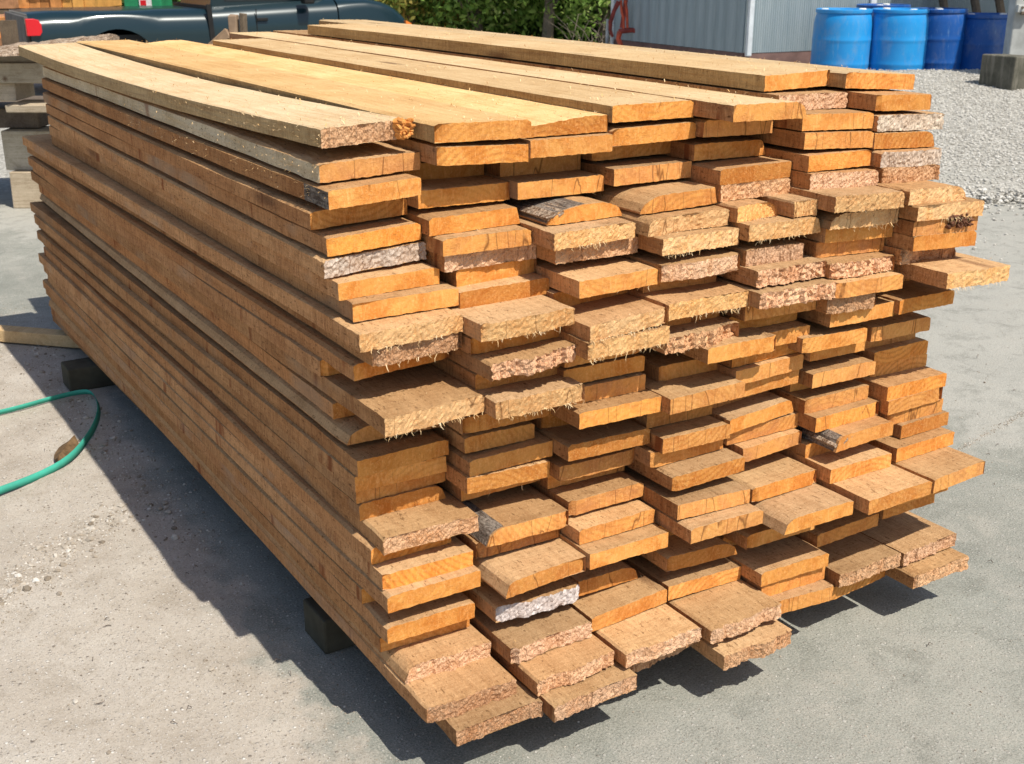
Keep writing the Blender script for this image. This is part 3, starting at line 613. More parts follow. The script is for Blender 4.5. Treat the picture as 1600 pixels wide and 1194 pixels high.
for rec in PL:
    o, rng, L = plank(rec)
    c, j, nm, x0, wd, y, z, t, k, kd, rear = rec
    if nm in WHISKERS:
        Vw = []; Fw = []; cx = rng.uniform(.1, .9, 4)
        for i in range(int(WHISKERS[nm]*.65)):
            uu = np.clip(rng.normal(rng.choice(cx), .08), .02, .98); px = wd*uu; ln = rng.uniform(.06, .34)*(1 if rng.rand() < .8 else 1.5); wv = rng.uniform(.012, .04)
            dx = rng.normal(0, .28); dy = -abs(rng.normal(0, .12)); b = len(Vw); z0 = k*uu+rng.uniform(0, .12); y0 = rng.uniform(-.12, .05)
            cu = rng.normal(0, .08)
            P0 = (px, y0, z0); P1 = (px+dx*ln+cu, y0+dy*ln, z0-ln*.55); P2 = (px+dx*ln*2, y0+dy*ln*1.6, z0-ln)
            for P, ww in ((P0, wv), (P1, wv*.8), (P2, wv*.25)):
                Vw.append((P[0]-ww, P[1], P[2])); Vw.append((P[0]+ww, P[1]+ww*.6, P[2]))
            Fw += [(b, b+1, b+3, b+2), (b+2, b+3, b+5, b+4)]
        wo = np_mesh('splinters', np.array(Vw)*U, np.array(Fw), WHISK, parent=o); wo['kind'] = 'stuff'
    if nm == '1-1':      # torn orange corner
        mb = MB(); r2 = random.Random(4)
        for i in range(34):
            a = Vector((wd*U-.002-r2.random()*.022, -.002-r2.random()*.008, t*U*(.12+.85*r2.random())+k*U)); d = Vector((r2.uniform(-.2, .9), -r2.uniform(.3, 1), r2.uniform(-.35, .35))).normalized()*r2.uniform(.006, .017)
            mb.tube([a-d*.8, a+d*.35, a+d], [.007*r2.uniform(.7, 1.1), .0055*r2.uniform(.7, 1.1), .0025], E_O, n=5)
        mb.build('torn_corner', o)
    if nm == '6-15':     # dark rotten knot torn out of the end
        mb = MB(); r2 = random.Random(14)
        for i in range(30):
            a = Vector((wd*U*r2.gauss(.66, .10), -.003-r2.random()*.006, t*U*r2.uniform(.25, 1.0))); d = Vector((r2.uniform(-1, 1), -r2.uniform(.1, 1), r2.uniform(-.7, .5))).normalized()*r2.uniform(.005, .013)
            mb.tube([a-d, a, a+d], [.006, .005*r2.uniform(.7, 1.2), .0015], KNOT, n=5)
        mb.build('rotten_knot', o)
    if nm == '3-5' or nm == '5-19':     # flap of grey bark still on the wane
        mb = MB(); r2 = random.Random(9)
        for i in range(4):
            mb.box((wd*U*(.02+.07*i), .05+.0*i, t*U*(.45+.09*i)), (.013, .10, .004), BARK2, Euler((0, -.55, 0)).to_matrix(), jit=.002, rng=r2)
        mb.build('bark_flap', o)
# timbers the stack rests on
rg = random.Random(2)
for nm, xa, xb, ya, yb, lab in (('bearer', .3, 42.3, 17.0, 20.6, 'dark square timber under the near end of the lumber stack'), ('bearer', -2.4, 43, 78.6, 82.2, 'dark square timber under the far end of the lumber stack, sticking out left')):
    mb = MB(); n = 10
    for i in range(1):
        mb.box(((xa+xb)/2*U, (ya+yb)/2*U, 1.29*U), ((xb-xa)*U, (yb-ya)*U, 2.58*U), DEEP)
    tag(mb.build(nm, bevel=.006), lab, 'timber', 'bearers under the stack')
# ------------------------------------------------------------------ metal shed behind, right
ICO_V = None
shed = empty('metal_shed', site(2.46, 12.9, 0)); tag(shed, 'blue-grey corrugated metal shed with white corner trim behind the drums', 'shed')
def corr(name, p0, p1, z0, z1, pitch, depth, m, parent, nrm):
    d = (p1-p0); Ln = d.length; d.normalize(); n = int(Ln/pitch)*4; V = []; F = []
    for i in range(n+1):
        s = Ln*i/n; off = depth*(1 if (i % 4) in (1, 2) else 0); p = p0+d*s+nrm*off; V.append((p.x, p.y, z0)); V.append((p.x, p.y, z1))
    for i in range(n): F.append((2*i, 2*i+2, 2*i+3, 2*i+1))
    # thickness
    b = len(V); V += [(v[0]-nrm.x*.03, v[1]-nrm.y*.03, v[2]) for v in V[:b]]; F += [(f[3]+b, f[2]+b, f[1]+b, f[0]+b) for f in F[:n]]
    F += [(0, 1, b+1, b), (2*n, b+2*n, b+2*n+1, 2*n+1)] + [(2*i, b+2*i, b+2*i+2, 2*i+2) for i in range(n)] + [(2*i+1, 2*i+3, b+2*i+3, b+2*i+1) for i in range(n)]
    o = np_mesh(name, V, F, m); o.parent = parent; o.matrix_parent_inverse = Matrix.Translation(-parent.location); return o
def par(o, p): o.parent = p; o.matrix_parent_inverse = Matrix.Translation(-p.location); return o
SM = NT('blue_grey_sheet_metal'); v = SM.coord((1,1,1), rnd=False); f = SM.noise(SM.coord((6, 6, .6), rnd=False), 3, 5, .6)
SM = SM.out(SM.mix(SM.ramp(f, [(.3, 0.), (.75, 1.)]), (.27,.335,.36), (.37,.43,.45)), .5, None, .2, .4)
TRIM = plain('pale_trim', (.72,.76,.78), .35, .2, .5, .12); FOUND = plain('brown_painted_base', (.19,.115,.10), .8, 0, .3, .3, 4); DARKIN = plain('dark_shade_panel', (.035,.04,.042), .8)
cW = site(2.46, 12.9); LD = (RT*-.44+FR*.9).normalized(); RD = (RT*.9+FR*.44).normalized()
nL = -RD; nR = -LD
lw = corr('wall', cW+LD*.06, cW+LD*2.75, .55, 3.3, .19, .012, SM, shed, nL)
rw = corr('wall', cW+RD*.06, cW+RD*1.62, .55, 3.3, .0285, .007, SM, shed, nR)
rw2 = corr('wall', cW+RD*1.66, cW+RD*7.5, .2, 3.3, .0285, .007, SM, shed, nR)
bw = corr('wall', cW+LD*2.75, cW+LD*2.75+RD*7.5, .2, 3.3, .19, .012, SM, shed, LD)
def wbox(name, a, b, z0, z1, th, m, parent, nrm, bevel=0):
    d = b-a; c = (a+b)/2; mb = MB(); r = Matrix.Rotation(math.atan2(d.y, d.x), 3, 'Z')
    mb.box(Vector((c.x, c.y, (z0+z1)/2))+nrm*(th/2), (d.length, th, z1-z0), m, r); return par(mb.build(name, bevel=bevel), parent)
wbox('foundation', cW+RD*.05, cW+RD*7.5, -.1, .545, .06, FOUND, shed, nR*-1)
wbox('foundation', cW+LD*.05, cW+LD*2.75, -.1, .545, .06, FOUND, shed, nL*-1)
wbox('corner_trim', cW-RD*.015, cW+RD*.045, .52, 3.3, .05, TRIM, shed, nR, .01)
wbox('corner_trim', cW+RD*1.62, cW+RD*1.70, .3, 3.3, .035, TRIM, shed, nR, .008)
wbox('corner_trim', cW+LD*2.70, cW+LD*2.76, .3, 3.3, .03, TRIM, shed, nL, .008)
mb = MB(); a = cW-RD*.06-LD*.06; b_ = cW+RD*7.6-LD*.06; c_ = cW+RD*7.6+LD*3.0; d_ = cW-RD*.06+LD*3.0
mb.add([(*a.xy, 3.3), (*b_.xy, 3.3), (*c_.xy, 3.6), (*d_.xy, 3.6), (*a.xy, 3.36), (*b_.xy, 3.36), (*c_.xy, 3.66), (*d_.xy, 3.66)], [(3,2,1,0),(4,5,6,7),(0,1,5,4),(1,2,6,5),(2,3,7,6),(3,0,4,7)], TRIM)
par(mb.build('roof'), shed)
# lean-to awning that shades the right-hand drums
aw = empty('awning', site(5.9, 10.9, 0)); tag(aw, 'lean-to roof on posts shading the drums right of the shed wall', 'awning')
A0 = cW+RD*2.33-LD*.02; A1 = A0+RD*5.0; OUT = -LD
mb = MB(); q = [A0+OUT*2.9, A1+OUT*2.9, A1, A0]; zz = [2.75, 2.75, 3.2, 3.2]
mb.add([(*p.xy, z) for p, z in zip(q, zz)]+[(*p.xy, z+.05) for p, z in zip(q, zz)], [(3,2,1,0),(4,5,6,7),(0,1,5,4),(1,2,6,5),(2,3,7,6),(3,0,4,7)], TRIM)
par(mb.build('roof_sheet'), aw)
for s in (3.4, 4.9):
    p = A0+RD*s+OUT*2.75; mb = MB(); mb.box((p.x, p.y, 1.35), (.1, .1, 2.75), GREYW); par(mb.build('post'), aw)
# dark poles leaning on the shaded wall
for i, px in enumerate((1463, 1512, 1550)):
    t0 = site(lat(px, 13.9, .9), 13.9); mb = MB(); b0 = t0+RD*.30-LD*.16; tp = t0-RD*.35+LD*.12
    mb.tube([(b0.x, b0.y, gz1(b0.x, b0.y)), (tp.x, tp.y, 2.35)], .045, GREYD, 8)
    tag(mb.build('leaning_pole'), ['dark pole leaning on the shaded wall, left one of three above the drums', 'dark pole leaning on the shaded wall, middle one of three above the drums', 'dark pole leaning on the shaded wall, right one beside the grey pipe'][i], 'pole', 'poles leaning on the shed wall')

# ------------------------------------------------------------------ blue drums
def drum_mat(name, ca, cb, rough):
    n = NT(name); v = n.coord((1,1,1)); f = n.noise(v, 3, 4); sc = n.noise(n.coord((1, 1, .15)), 40, 4, .7)
    c = n.mix(n.ramp(f, [(.3, 0.), (.7, 1.)]), ca, cb); c = n.mix(n.ramp(sc, [(.60, 0.), (.72, .4)]), c, (.22,.40,.62)); c = n.mix(n.ramp(n.noise(n.coord((1, 1, .5)), 7, 6, .75), [(.5, 0.), (.7, .3)]), c, (.30,.33,.34))
    return n.out(c, rough, None, 0, .5)
DL = drum_mat('light_blue_plastic', (.01,.24,.62), (.02,.30,.68), .33); DD = drum_mat('deep_blue_shaded_plastic', (.003,.07,.30), (.004,.09,.36), .38)  # deep blue drums are darkened further in colour to deepen the awning's shade
CAPM = plain('white_bung', (.8,.8,.78), .5)
def drum(px, d, z0, mat, lab, r=.292, h=.88):
    p = site(lat(px, d, .6), d); e = empty('plastic_drum', (p.x, p.y, z0), random.Random(px).uniform(0, 6)); tag(e, lab, 'drum', 'blue plastic drums beside the shed')
    P = [(0.001, 0), (r*.9, 0), (r*.97, .02), (r*.985, .06)]
    for k in range(9): P.append((r*(.985+.012*math.sin(math.pi*k/8)), .08+k*.022))
    P += [(r*.995, .30), (r*1.005, .33), (r*1.012, .338), (r*1.012, .352), (r*1.005, .36), (r, .40), (r, .54), (r*1.005, .565), (r*1.012, .572), (r*1.012, .588), (r*1.004, .596), (r*.995, .64), (r*.985, .74), (r*.955, .80), (r*.915, .832), (r*.90, .842)]
    mb = MB(); mb.lathe(P, mat, 48); body = mb.build('body', e, smooth=True)
    mb = MB(); mb.lathe([(r*.895, .838), (r*.955, .842), (r*.965, .858), (r*.962, .874), (r*.93, .88), (r*.90, .876), (r*.885, .862), (0.001, .858)], mat, 48); mb.build('rim', e, smooth=True)
    for a in (.5, 3.6):
        mb = MB(); mb.lathe([(.036, 0), (.038, .018), (.03, .026), (.001, .026)], CAPM, 14, (math.cos(a)*r*.66, math.sin(a)*r*.66, .857)); mb.build('bung', e, smooth=True)
    return e
drum(1313, 12.62, .13, DL, 'light blue drum in the sun nearest the shed corner, left of the pair')
drum(1400, 12.62, .13, DL, 'light blue sunlit drum, right of the pair, touching the darker drums')
drum(1374, 13.28, .15, DD, 'deep blue drum standing behind the two light blue ones')
drum(1461, 12.98, .12, DD, 'deep blue shaded drum just right of the light blue pair')
drum(1536, 12.92, .07, DD, 'deep blue drum in shade at the far right beside the grey pipe')
# grey downpipe / column with bracket
p = site(lat(1588, 11.9, .6), 11.9); e = empty('grey_column', (p.x, p.y, 0), SITE_ROT); tag(e, 'grey metal column with a bolted bracket at the right edge of the drums', 'column')
GM2 = plain('weathered_grey_paint', (.42,.43,.41), .6, 0, .4, .2, 5)
mb = MB(); mb.box((0, 0, 1.3), (.21, .16, 2.9), GM2, taper=-.12); mb.build('shaft', e, bevel=.012)
mb = MB(); mb.box((-.02, -.1, 1.04), (.16, .06, .07), GM2); mb.box((-.02, -.13, 1.0), (.10, .03, .03), GREYD); mb.build('bracket', e, bevel=.006)
for dx in (-.06, .03):
    mb = MB(); mb.tube([(dx, -.13, 1.05), (dx, -.145, 1.05)], .012, GREYD, 8); mb.build('bolt', e)
# concrete block
p = site(lat(1573, 11.4, .4), 11.4); zb = gz1(p.x, p.y)
CB = NT('mossy_dark_concrete'); v = CB.coord((1,1,1)); f = CB.noise(v, 6, 6, .7); st = CB.noise(CB.coord((4, 4, .6)), 5, 5, .6)
c = CB.mix(CB.ramp(f, [(.35, 0.), (.65, 1.)]), (.07,.07,.052), (.15,.14,.11)); c = CB.mix(CB.ramp(st, [(.5, 0.), (.65, .7)]), c, (.24,.22,.18)); CB = CB.out(c, .95, CB.bump(CB.noise(v, 60, 5, .7), .7, .006))
e = MB(); rr = random.Random(5); e.box((0, 0, .135), (.34, .36, .32), CB, None, .02, .01, rng=rr); o = e.build('concrete_block', bevel=.012); o.location = (p.x, p.y, zb-.01); o.rotation_euler = (0, 0, SITE_ROT+R_(33)); tag(o, 'dark stained square block sitting on pale gravel near the drums', 'block')

# ------------------------------------------------------------------ orange machine part and pipe by the shed
ORG = plain('orange_red_paint', (.50,.075,.03), .45, 0, .5, .35, 9); ORGD = plain('rusty_red_paint', (.22,.04,.03), .6, 0, .3, .4, 12)
cD = 14.9; s_ = .00775
def mp(px, py, dz=0.0): return (s_*(px-970), dz, .48+(75-py)*s_*1.02)
p = site(lat(970, cD, .6), cD); e = empty('orange_stand', (p.x, p.y, 0), SITE_ROT); tag(e, 'orange-red painted steel arm with hooked foot by the shed wall', 'machine')
mb = MB(); mb.tube([mp(968, 6), mp(970, 24), mp(973, 32), mp(974, 50)], .016, ORG, 8); mb.tube([mp(975, 6), mp(978, 22), mp(980, 50)], .016, ORG, 8); mb.box(mp(973.5, 26, .01), (.05, .02, .33), ORGD, Euler((0, .12, 0)).to_matrix()); mb.build('mast', e, smooth=False)
mb = MB(); mb.tube([mp(965, 8), mp(958, 22), mp(953, 38), mp(953, 50), mp(957, 60)], [.03, .024, .026, .022, .016], ORGD, 8); mb.build('curved_arm', e)
mb = MB(); mb.tube([mp(966, 52), mp(980, 50), mp(990, 50), mp(995, 56)], [.03, .034, .028, .022], ORGD, 8); mb.tube([mp(993, 42), mp(995, 60), mp(993, 64)], [.008, .03, .02], ORG, 8); mb.build('hook', e)
mb = MB(); mb.tube([mp(968, 52), mp(966, 62), mp(970, 72), (0, 0, 0)], [.034, .03, .034, .03], ORG, 8); mb.build('leg', e)
p = site(lat(948.5, 15.3, .6), 15.3); mb = MB(); mb.tube([(p.x, p.y, 0), (p.x, p.y, .79)], .021, plain('galvanised_pipe', (.40,.42,.43), .5, .3), 10); tag(mb.build('steel_pipe', smooth=True), 'short upright grey pipe at the left end of the shed', 'pipe')

# ------------------------------------------------------------------ pickup truck
PAINT = NT('dark_teal_paint'); PAINT = PAINT.out((.007,.024,.032), .3, None, .1, .4, **{'Coat Weight': .35, 'Coat Roughness': .1})
GLASS = plain('tinted_glass', (.02,.025,.028), .08, 0, .6); TYRE = plain('tyre_rubber', (.02,.02,.02), .85); CHR = plain('dull_chrome', (.5,.5,.5), .25, .9, .5, .1)
REDL = NT('red_lens'); REDL = REDL.out((.62,.010,.018), .25, None, 0, .6); ORL = NT('amber_lens'); ORL = ORL.out((.75,.20,.03), .3, None, 0, .5)
RUST = plain('rusty_arch_lip', (.33,.20,.12), .8, 0, .2, .4, 14); BLK = plain('black_trim', (.012,.012,.012), .6); SILL = plain('grey_blue_sill', (.24,.30,.36), .45, .2, .5, .2)
GZT = -.07
rearP = site(lat(37, 13.45, .8), 13.45); frontP = site(lat(648, 15.7, .8), 15.7); dv = (frontP-rearP); TL_ = dv.length; trz = math.atan2(dv.y, dv.x)
tk = empty('pickup_truck', (rearP.x, rearP.y, GZT), trz); tag(tk, 'dark teal pickup truck parked side-on behind the lumber', 'truck')
# local: x from rear bumper to nose, y away from us (near side y=0), z up
Wd = 1.72
def arch(cx, r, z0, n=12): return [(cx-r*math.cos(math.pi*k/n), z0+r*math.sin(math.pi*k/n)) for k in range(n+1)]
def side_poly(x0, x1, zt0, zt1, arches=()):
    pts = [(x0, .34)]
    for cx, r in arches: pts += arch(cx, r, .36)
    pts += [(x1, .34), (x1, zt1), (x0, zt0)]; return pts
WH = .45
def bulge(x, y, z):
    s = min(1, max(0, (z-.34)/.6)); off = .05*math.sin(math.pi*min(1, s*1.05)**.8)+(-.06 if z > .9 else 0); f = 1 if y < Wd/2 else -1
    return (x, y-f*off, z)
k = TL_/4.85
xb0, xb1, xc1, xf1 = .06*k, 2.13*k, 3.78*k, 4.80*k
def panel(name, xa, xbb, ztops, arches=(), nseg=10, zlow=.34):
    # near-side skin with a rounded shoulder, as a solid box with grid
    V = []; F = []; ns = 24; zs = [0, .08, .2, .4, .6, .78, .88, .94, .98, 1.0]; cols_ = []
    for i in range(ns+1):
        x = xa+(xbb-xa)*i/ns; zt = np.interp(x, [a for a, _ in ztops], [b for _, b in ztops]); zl = zlow
        for cx, r in arches:
            if abs(x-cx) < r: zl = max(zl, .36+math.sqrt(r*r-(x-cx)**2))
        cols_.append((x, zl, zt))
    nz = len(zs)
    for x, zl, zt in cols_:
        for s in zs:
            z = zl+(zt-zl)*s; h = (z-.3)/(zt-.3); y = .035-.055*math.sin(math.pi*min(1, max(0, h))**1.3)
            if s > .8: y += .11*((s-.8)/.2)**2
            V.append((x, y, z))
    for x, zl, zt in cols_: V.append((x, Wd/2, zt)); 
    m0 = (ns+1)*nz
    for x, zl, zt in cols_: V.append((x, Wd/2, zl))
    m1 = m0+ns+1
    for i in range(ns):
        for j in range(nz-1): F.append((i*nz+j, (i+1)*nz+j, (i+1)*nz+j+1, i*nz+j+1))
        F.append((i*nz+nz-1, (i+1)*nz+nz-1, m0+i+1, m0+i)); F.append(((i+1)*nz, i*nz, m1+i, m1+i+1))
    me_b = len(V); V2 = [(x, Wd-y, z) for x, y, z in V]; F2 = [tuple(a+me_b for a in f[::-1]) for f in F]
    Fall = F+F2
    me = bpy.data.meshes.new(name); 
    ends = []
    for i in (0, ns):
        ring = [i*nz+j for j in range(nz)]+[m0+i, m1+i]
        r2 = [a+me_b for a in ring]
        ends += [tuple(ring) if i else tuple(ring[::-1]), tuple(r2[::-1]) if i else tuple(r2)]
    me.from_pydata(V+V2, [], Fall+ends); me.materials.append(PAINT); me.shade_smooth(); me.update(); o = ob(name, me, tk)
    try: me.set_sharp_from_angle(angle=R_(40))
    except Exception: pass
    return o
cr, cf = 1.02*k, 4.17*k
BZ = 1.0
panel('bed', xb0, xb1-.012, [(0, .98), (.3, 1.0), (xb1, 1.0)], [(cr, WH)], zlow=.42)
panel('cab', xb1+.025, xc1-.008, [(xb1, 1.03), (xc1, 1.09)], (), zlow=.42)
panel('front_fender', xc1+.008, xf1, [(xc1, 1.09), (4.2*k, 1.09), (4.4*k, 1.06), (4.55*k, 1.01), (4.68*k, .93), (4.76*k, .84), (xf1, .70)], [(cf, WH)], zlow=.42)
mb = MB()
cab = [(xb1+.05, 1.0), (xb1+.12, 1.52), (xb1+.32, 1.60), (xb1+1.05, 1.60), (xc1-.12, 1.08), (xc1-.1, 1.0)]
mb.prism(cab, .14, Wd-.14, PAINT); mb.build('cab_roof', tk, bevel=.02)
mb = MB(); mb.prism([(xb1+.22, 1.09), (xb1+.26, 1.46), (xb1+1.0, 1.50), (xb1+1.36, 1.09)], .132, .138, GLASS); mb.build('side_window', tk)
mb = MB(); mb.add([(xb1+1.10, .22, 1.57), (xb1+1.10, Wd-.22, 1.57), (xc1-.09, Wd-.18, 1.10), (xc1-.09, .18, 1.10)], [(0, 1, 2, 3)], GLASS); mb.build('windscreen', tk)
mb = MB(); mb.box((xc1+.30, Wd/2, 1.085), (.56, Wd-.4, .04), PAINT); mb.build('bonnet', tk, bevel=.02)
mb = MB(); mb.box((.035, Wd/2, .66), (.05, Wd-.1, .6), plain('old_tailgate', (.13,.12,.11), .7, .2)); mb.build('tailgate', tk, bevel=.01)
for y in (-.002, Wd-.02): 
    mb = MB(); mb.prism([(.015, .76), (.015, .94), (.10, .94), (.15, .925), (.175, .88), (.175, .80), (.15, .76)], y-.05 if y < 1 else y-.012, y+.02 if y < 1 else y+.058, REDL); mb.build('tail_light', tk, bevel=.006)
mb = MB(); mb.box((-.06, Wd/2, .46), (.14, Wd, .17), CHR); mb.build('rear_bumper', tk, bevel=.03)
mb = MB(); mb.box((xf1+.06, Wd/2, .52), (.20, Wd+.02, .20), CHR); mb.build('front_bumper', tk, bevel=.05)
mb = MB(); mb.prism([(xf1-.10, .64), (xf1-.10, .83), (xf1-.02, .79), (xf1+.02, .66)], -.05, .02, ORL); mb.build('marker_light', tk, bevel=.005)
mb = MB(); mb.box(((xb1+xc1)/2, .03, .39), (xc1-xb1+.7, .05, .10), SILL); mb.build('sill', tk, bevel=.01)
mb = MB(); mb.box((1.0*k+.72, .03, .39), (.62, .05, .09), SILL); mb.build('sill', tk, bevel=.01)
mb = MB(); mb.box((xb1+.006, Wd/2, .74), (.03, Wd-.06, .60), BLK); mb.build('bed_gap', tk)
mb = MB(); mb.box((xb1+.0, -.02, .80), (.055, .03, .52), BLK, Euler((0, -.05, 0)).to_matrix()); mb.build('rubber_strap', tk)
mb = MB(); mb.box((xc1-.42, -.10, 1.13), (.13, .16, .16), BLK); mb.build('wing_mirror', tk, bevel=.02)
mb = MB(); mb.box((xb1+.62, -.028, .88), (.13, .02, .035), BLK); mb.build('door_handle', tk, bevel=.005)
for xx in (xb1+.55,):
    mb = MB(); mb.box((xx, -.018, .72), (.008, .012, .56), BLK); mb.build('door_seam', tk)
mb = MB(); pts = [(cf+(WH+.005)*math.cos(a), -.016, .36+(WH+.005)*math.sin(a)) for a in np.linspace(.25, 2.9, 14)]; mb.tube(pts, .018, RUST, 6); mb.build('arch_lip', tk)
for cx in (cr, cf):
    for y in (.04, Wd-.25):
        wv = empty('wheel', (cx, y+.1, .33)); wv.parent = tk
        mb = MB(); mb.lathe([(.20, -.09), (.31, -.10), (.335, -.07), (.335, .07), (.31, .10), (.20, .09)], TYRE, 32); t_ = mb.build('tyre', wv, smooth=True); t_.rotation_euler = (R_(90), 0, 0)
        mb = MB(); mb.lathe([(.001, .05), (.05, .06), (.06, .03), (.15, .04), (.20, .085), (.205, -.08), (.001, -.08)], CHR, 32); t_ = mb.build('rim', wv, smooth=True); t_.rotation_euler = (R_(90), 0, 0)
    mb = MB(); mb.box((cx, Wd/2, .52), (.80, Wd-.12, .44), BLK); mb.build('wheel_well', tk)

# ------------------------------------------------------------------ far bundles of sawn lumber behind the truck
def bundle(px0, px1, d, rows, z0, th, wbw, cols, lab, L=1.2, seed=1):
    X0 = lat(px0, d, z0); X1 = lat(px1, d, z0); n = int(round((X1-X0)/wbw)); p = site(X0, d); e = empty('lumber_bundle', (p.x, p.y, 0), SITE_ROT); tag(e, lab, 'lumber', 'sawn lumber bundles behind the truck'); rr = random.Random(seed)
    z = z0; protos = {}
    for r in range(rows):
        for i in range(n):
            key = rr.randrange(3)
            if key not in protos:
                mb = MB(); mb.box((0, 0, 0), (wbw*.96, L, th*.93), cols[key % len(cols)]); protos[key] = mb.build('board', e, bevel=0); o = protos[key]
            else: o = protos[key].copy(); COL.objects.link(o); o.parent = e
            o.location = (wbw*(i+.5), L/2+rr.uniform(-.03, .03), z+th/2)
        z += th
    return e
LB1 = plain('yellow_lumber_ends', (.66,.34,.09), .85, 0, .2, .22, 6); LB2 = plain('orange_lumber_ends', (.58,.25,.08), .85, 0, .2, .3, 6); LB3 = plain('brown_lumber_ends', (.40,.20,.10), .85, 0, .2, .3, 6)
b = bundle(31, 157, 17.5, 6, .66, .17, .155, [LB1, LB1, LB2], 'tall bundle of squared yellow beams showing above the truck bed', seed=2)
mb = MB(); mb.box((.62, .5, .59), (1.45, .1, .13), LB1); mb.box((.62, .5, .30), (1.3, 1.0, .44), LB3); mb.box((.62, .5, .04), (1.2, 1.0, .08), GREYD); mb.build('pallet', b)
bundle(-70, 16, 15.6, 9, .02, .085, .13, [LB3, LB2, LB3], 'low bundle of thin reddish boards at the far left edge', seed=3)
bundle(-90, 30, 19.5, 6, .0, .25, .25, [GREYD, LB3, GREYD], 'dark bundle of timbers behind the far left boards', seed=5)
p = site(lat(26, 13.25, .6), 13.1); mb = MB(); mb.box((0, 0, .43), (.14, .12, .88), GREYD); o = mb.build('timber_post'); o.location = (p.x, p.y, 0); o.rotation_euler = (0, 0, SITE_ROT); tag(o, 'dark weathered post standing beside the truck tail light', 'post')
# green skip with a red and white sticker behind the truck
GRN = plain('green_paint', (.02,.24,.10), .5, 0, .4, .2, 5)
p = site(lat(222, 17.2, .9), 17.2); e = empty('green_bin', (p.x, p.y, 0), SITE_ROT); tag(e, 'green bin with a red and white sticker behind the truck bed', 'bin')
mb = MB(); mb.box((0, .3, .62), (.50, .55, 1.24), GRN, taper=-.06); mb.build('body', e, bevel=.02); mb = MB(); mb.box((0, .3, 1.27), (.58, .62, .05), GRN); mb.build('lid', e, bevel=.01)
mb = MB(); mb.box((.05, -.012, .95), (.17, .006, .14), plain('white_sticker', (.8,.78,.76), .5)); mb.box((.02, -.017, .92), (.08, .004, .07), REDL); mb.build('sticker', e)

# ------------------------------------------------------------------ dunnage pile of grey timbers, left behind the stack
def timber(name, px0, px1, d, zlo, zhi, dep, m, lab, rz=0.0, cat='timber', grp='grey timbers piled behind the stack', jit=.004, seed=0, tilt=0.0):
    xa = lat(px0, d, (zlo+zhi)/2); xb_ = lat(px1, d, (zlo+zhi)/2); c = site((xa+xb_)/2, d); mb = MB(); mb.box((0, dep/2, 0), (xb_-xa, dep, zhi-zlo), m, None, 0, jit, rng=random.Random(seed+px0))
    o = mb.build(name, bevel=.007); o.location = (c.x, c.y, (zlo+zhi)/2); o.rotation_euler = (0, tilt, SITE_ROT+rz); tag(o, lab, cat, grp); return o
timber('timber', 17, 520, 7.35, .0, .225, .24, GREYW, 'pale grey squared timber lying lowest in the pile behind the stack', seed=1)
timber('timber', 4, 500, 7.42, .228, .47, .24, GREYW, 'pale grey squared timber second from the bottom of the pile', seed=2)
timber('timber', -140, 60, 7.50, .475, .60, .7, GREYD, 'dark shaded timber across the pile above the squared ones', seed=3)
timber('plank', 8, 300, 7.2, .605, .655, .30, GREYW, 'thin tan plank end above the dark timber', cat='plank', seed=4)
timber('timber', -90, 24, 7.35, .66, .765, .3, GREYW, 'small grey block between thin plank and big slab', cat='block', seed=6)
timber('timber', 300, 420, 7.5, .66, .765, .3, GREYD, 'dark block carrying the far end of the slab', cat='block', seed=6)
timber('timber', -160, 400, 7.3, .77, .885, .42, GREYW, 'wide pale grey slab, lower of the two big slabs', seed=7)
timber('timber', -160, 190, 7.34, .888, .95, .36, GREYW, 'wide pale grey slab, upper one with rounded edge', seed=8)
# slab with bark, end at right
def slab(px0, px1, d, z0, z1, lab, tilt, m2=BARK2, th=.035, seed=3):
    xa = lat(px0, d, z0); xb_ = lat(px1, d, z1); c = site((xa+xb_)/2, d); L = xb_-xa; V = []; F = []; rr = random.Random(seed); ns = 26; na = 9
    for i in range(ns+1):
        x = -L/2+L*i/ns; zz = (z1-z0)*(i/ns-.5)
        for a in range(na):
            an = math.pi*a/(na-1); r = .13*(1+rr.uniform(-.12, .12)); V.append((x, -r*math.cos(an)*1.0+.0, zz+th*(math.sin(an)*(1+rr.uniform(-.25, .25)))))
    for i in range(ns):
        for a in range(na): F.append((i*na+a, i*na+(a+1) % na, (i+1)*na+(a+1) % na, (i+1)*na+a))
    F += []; me = bpy.data.meshes.new('bark_slab'); me.from_pydata(V, [], [f[::-1] for f in F]+[tuple(range(na)), tuple(ns*na+a for a in range(na-1, -1, -1))]); me.materials.append(m2); me.update()
    o = ob('bark_slab', me); o.location = (c.x, c.y, (z0+z1)/2); o.rotation_euler = (0, 0, SITE_ROT); tag(o, lab, 'slab', 'bark slabs on the grey pile'); return o
slab(-60, 176, 7.3, .93, 1.02, 'long pale bark-edged slab lying on top of the grey pile', 0, seed=3)
slab(-60, 60, 7.2, .93, .95, 'short bark slab in front on the grey pile', 0, th=.03, seed=6)
slab(110, 178, 7.22, .955, .985, 'crumbling bark slab end beside the truck sill', 0, th=.06, seed=11)
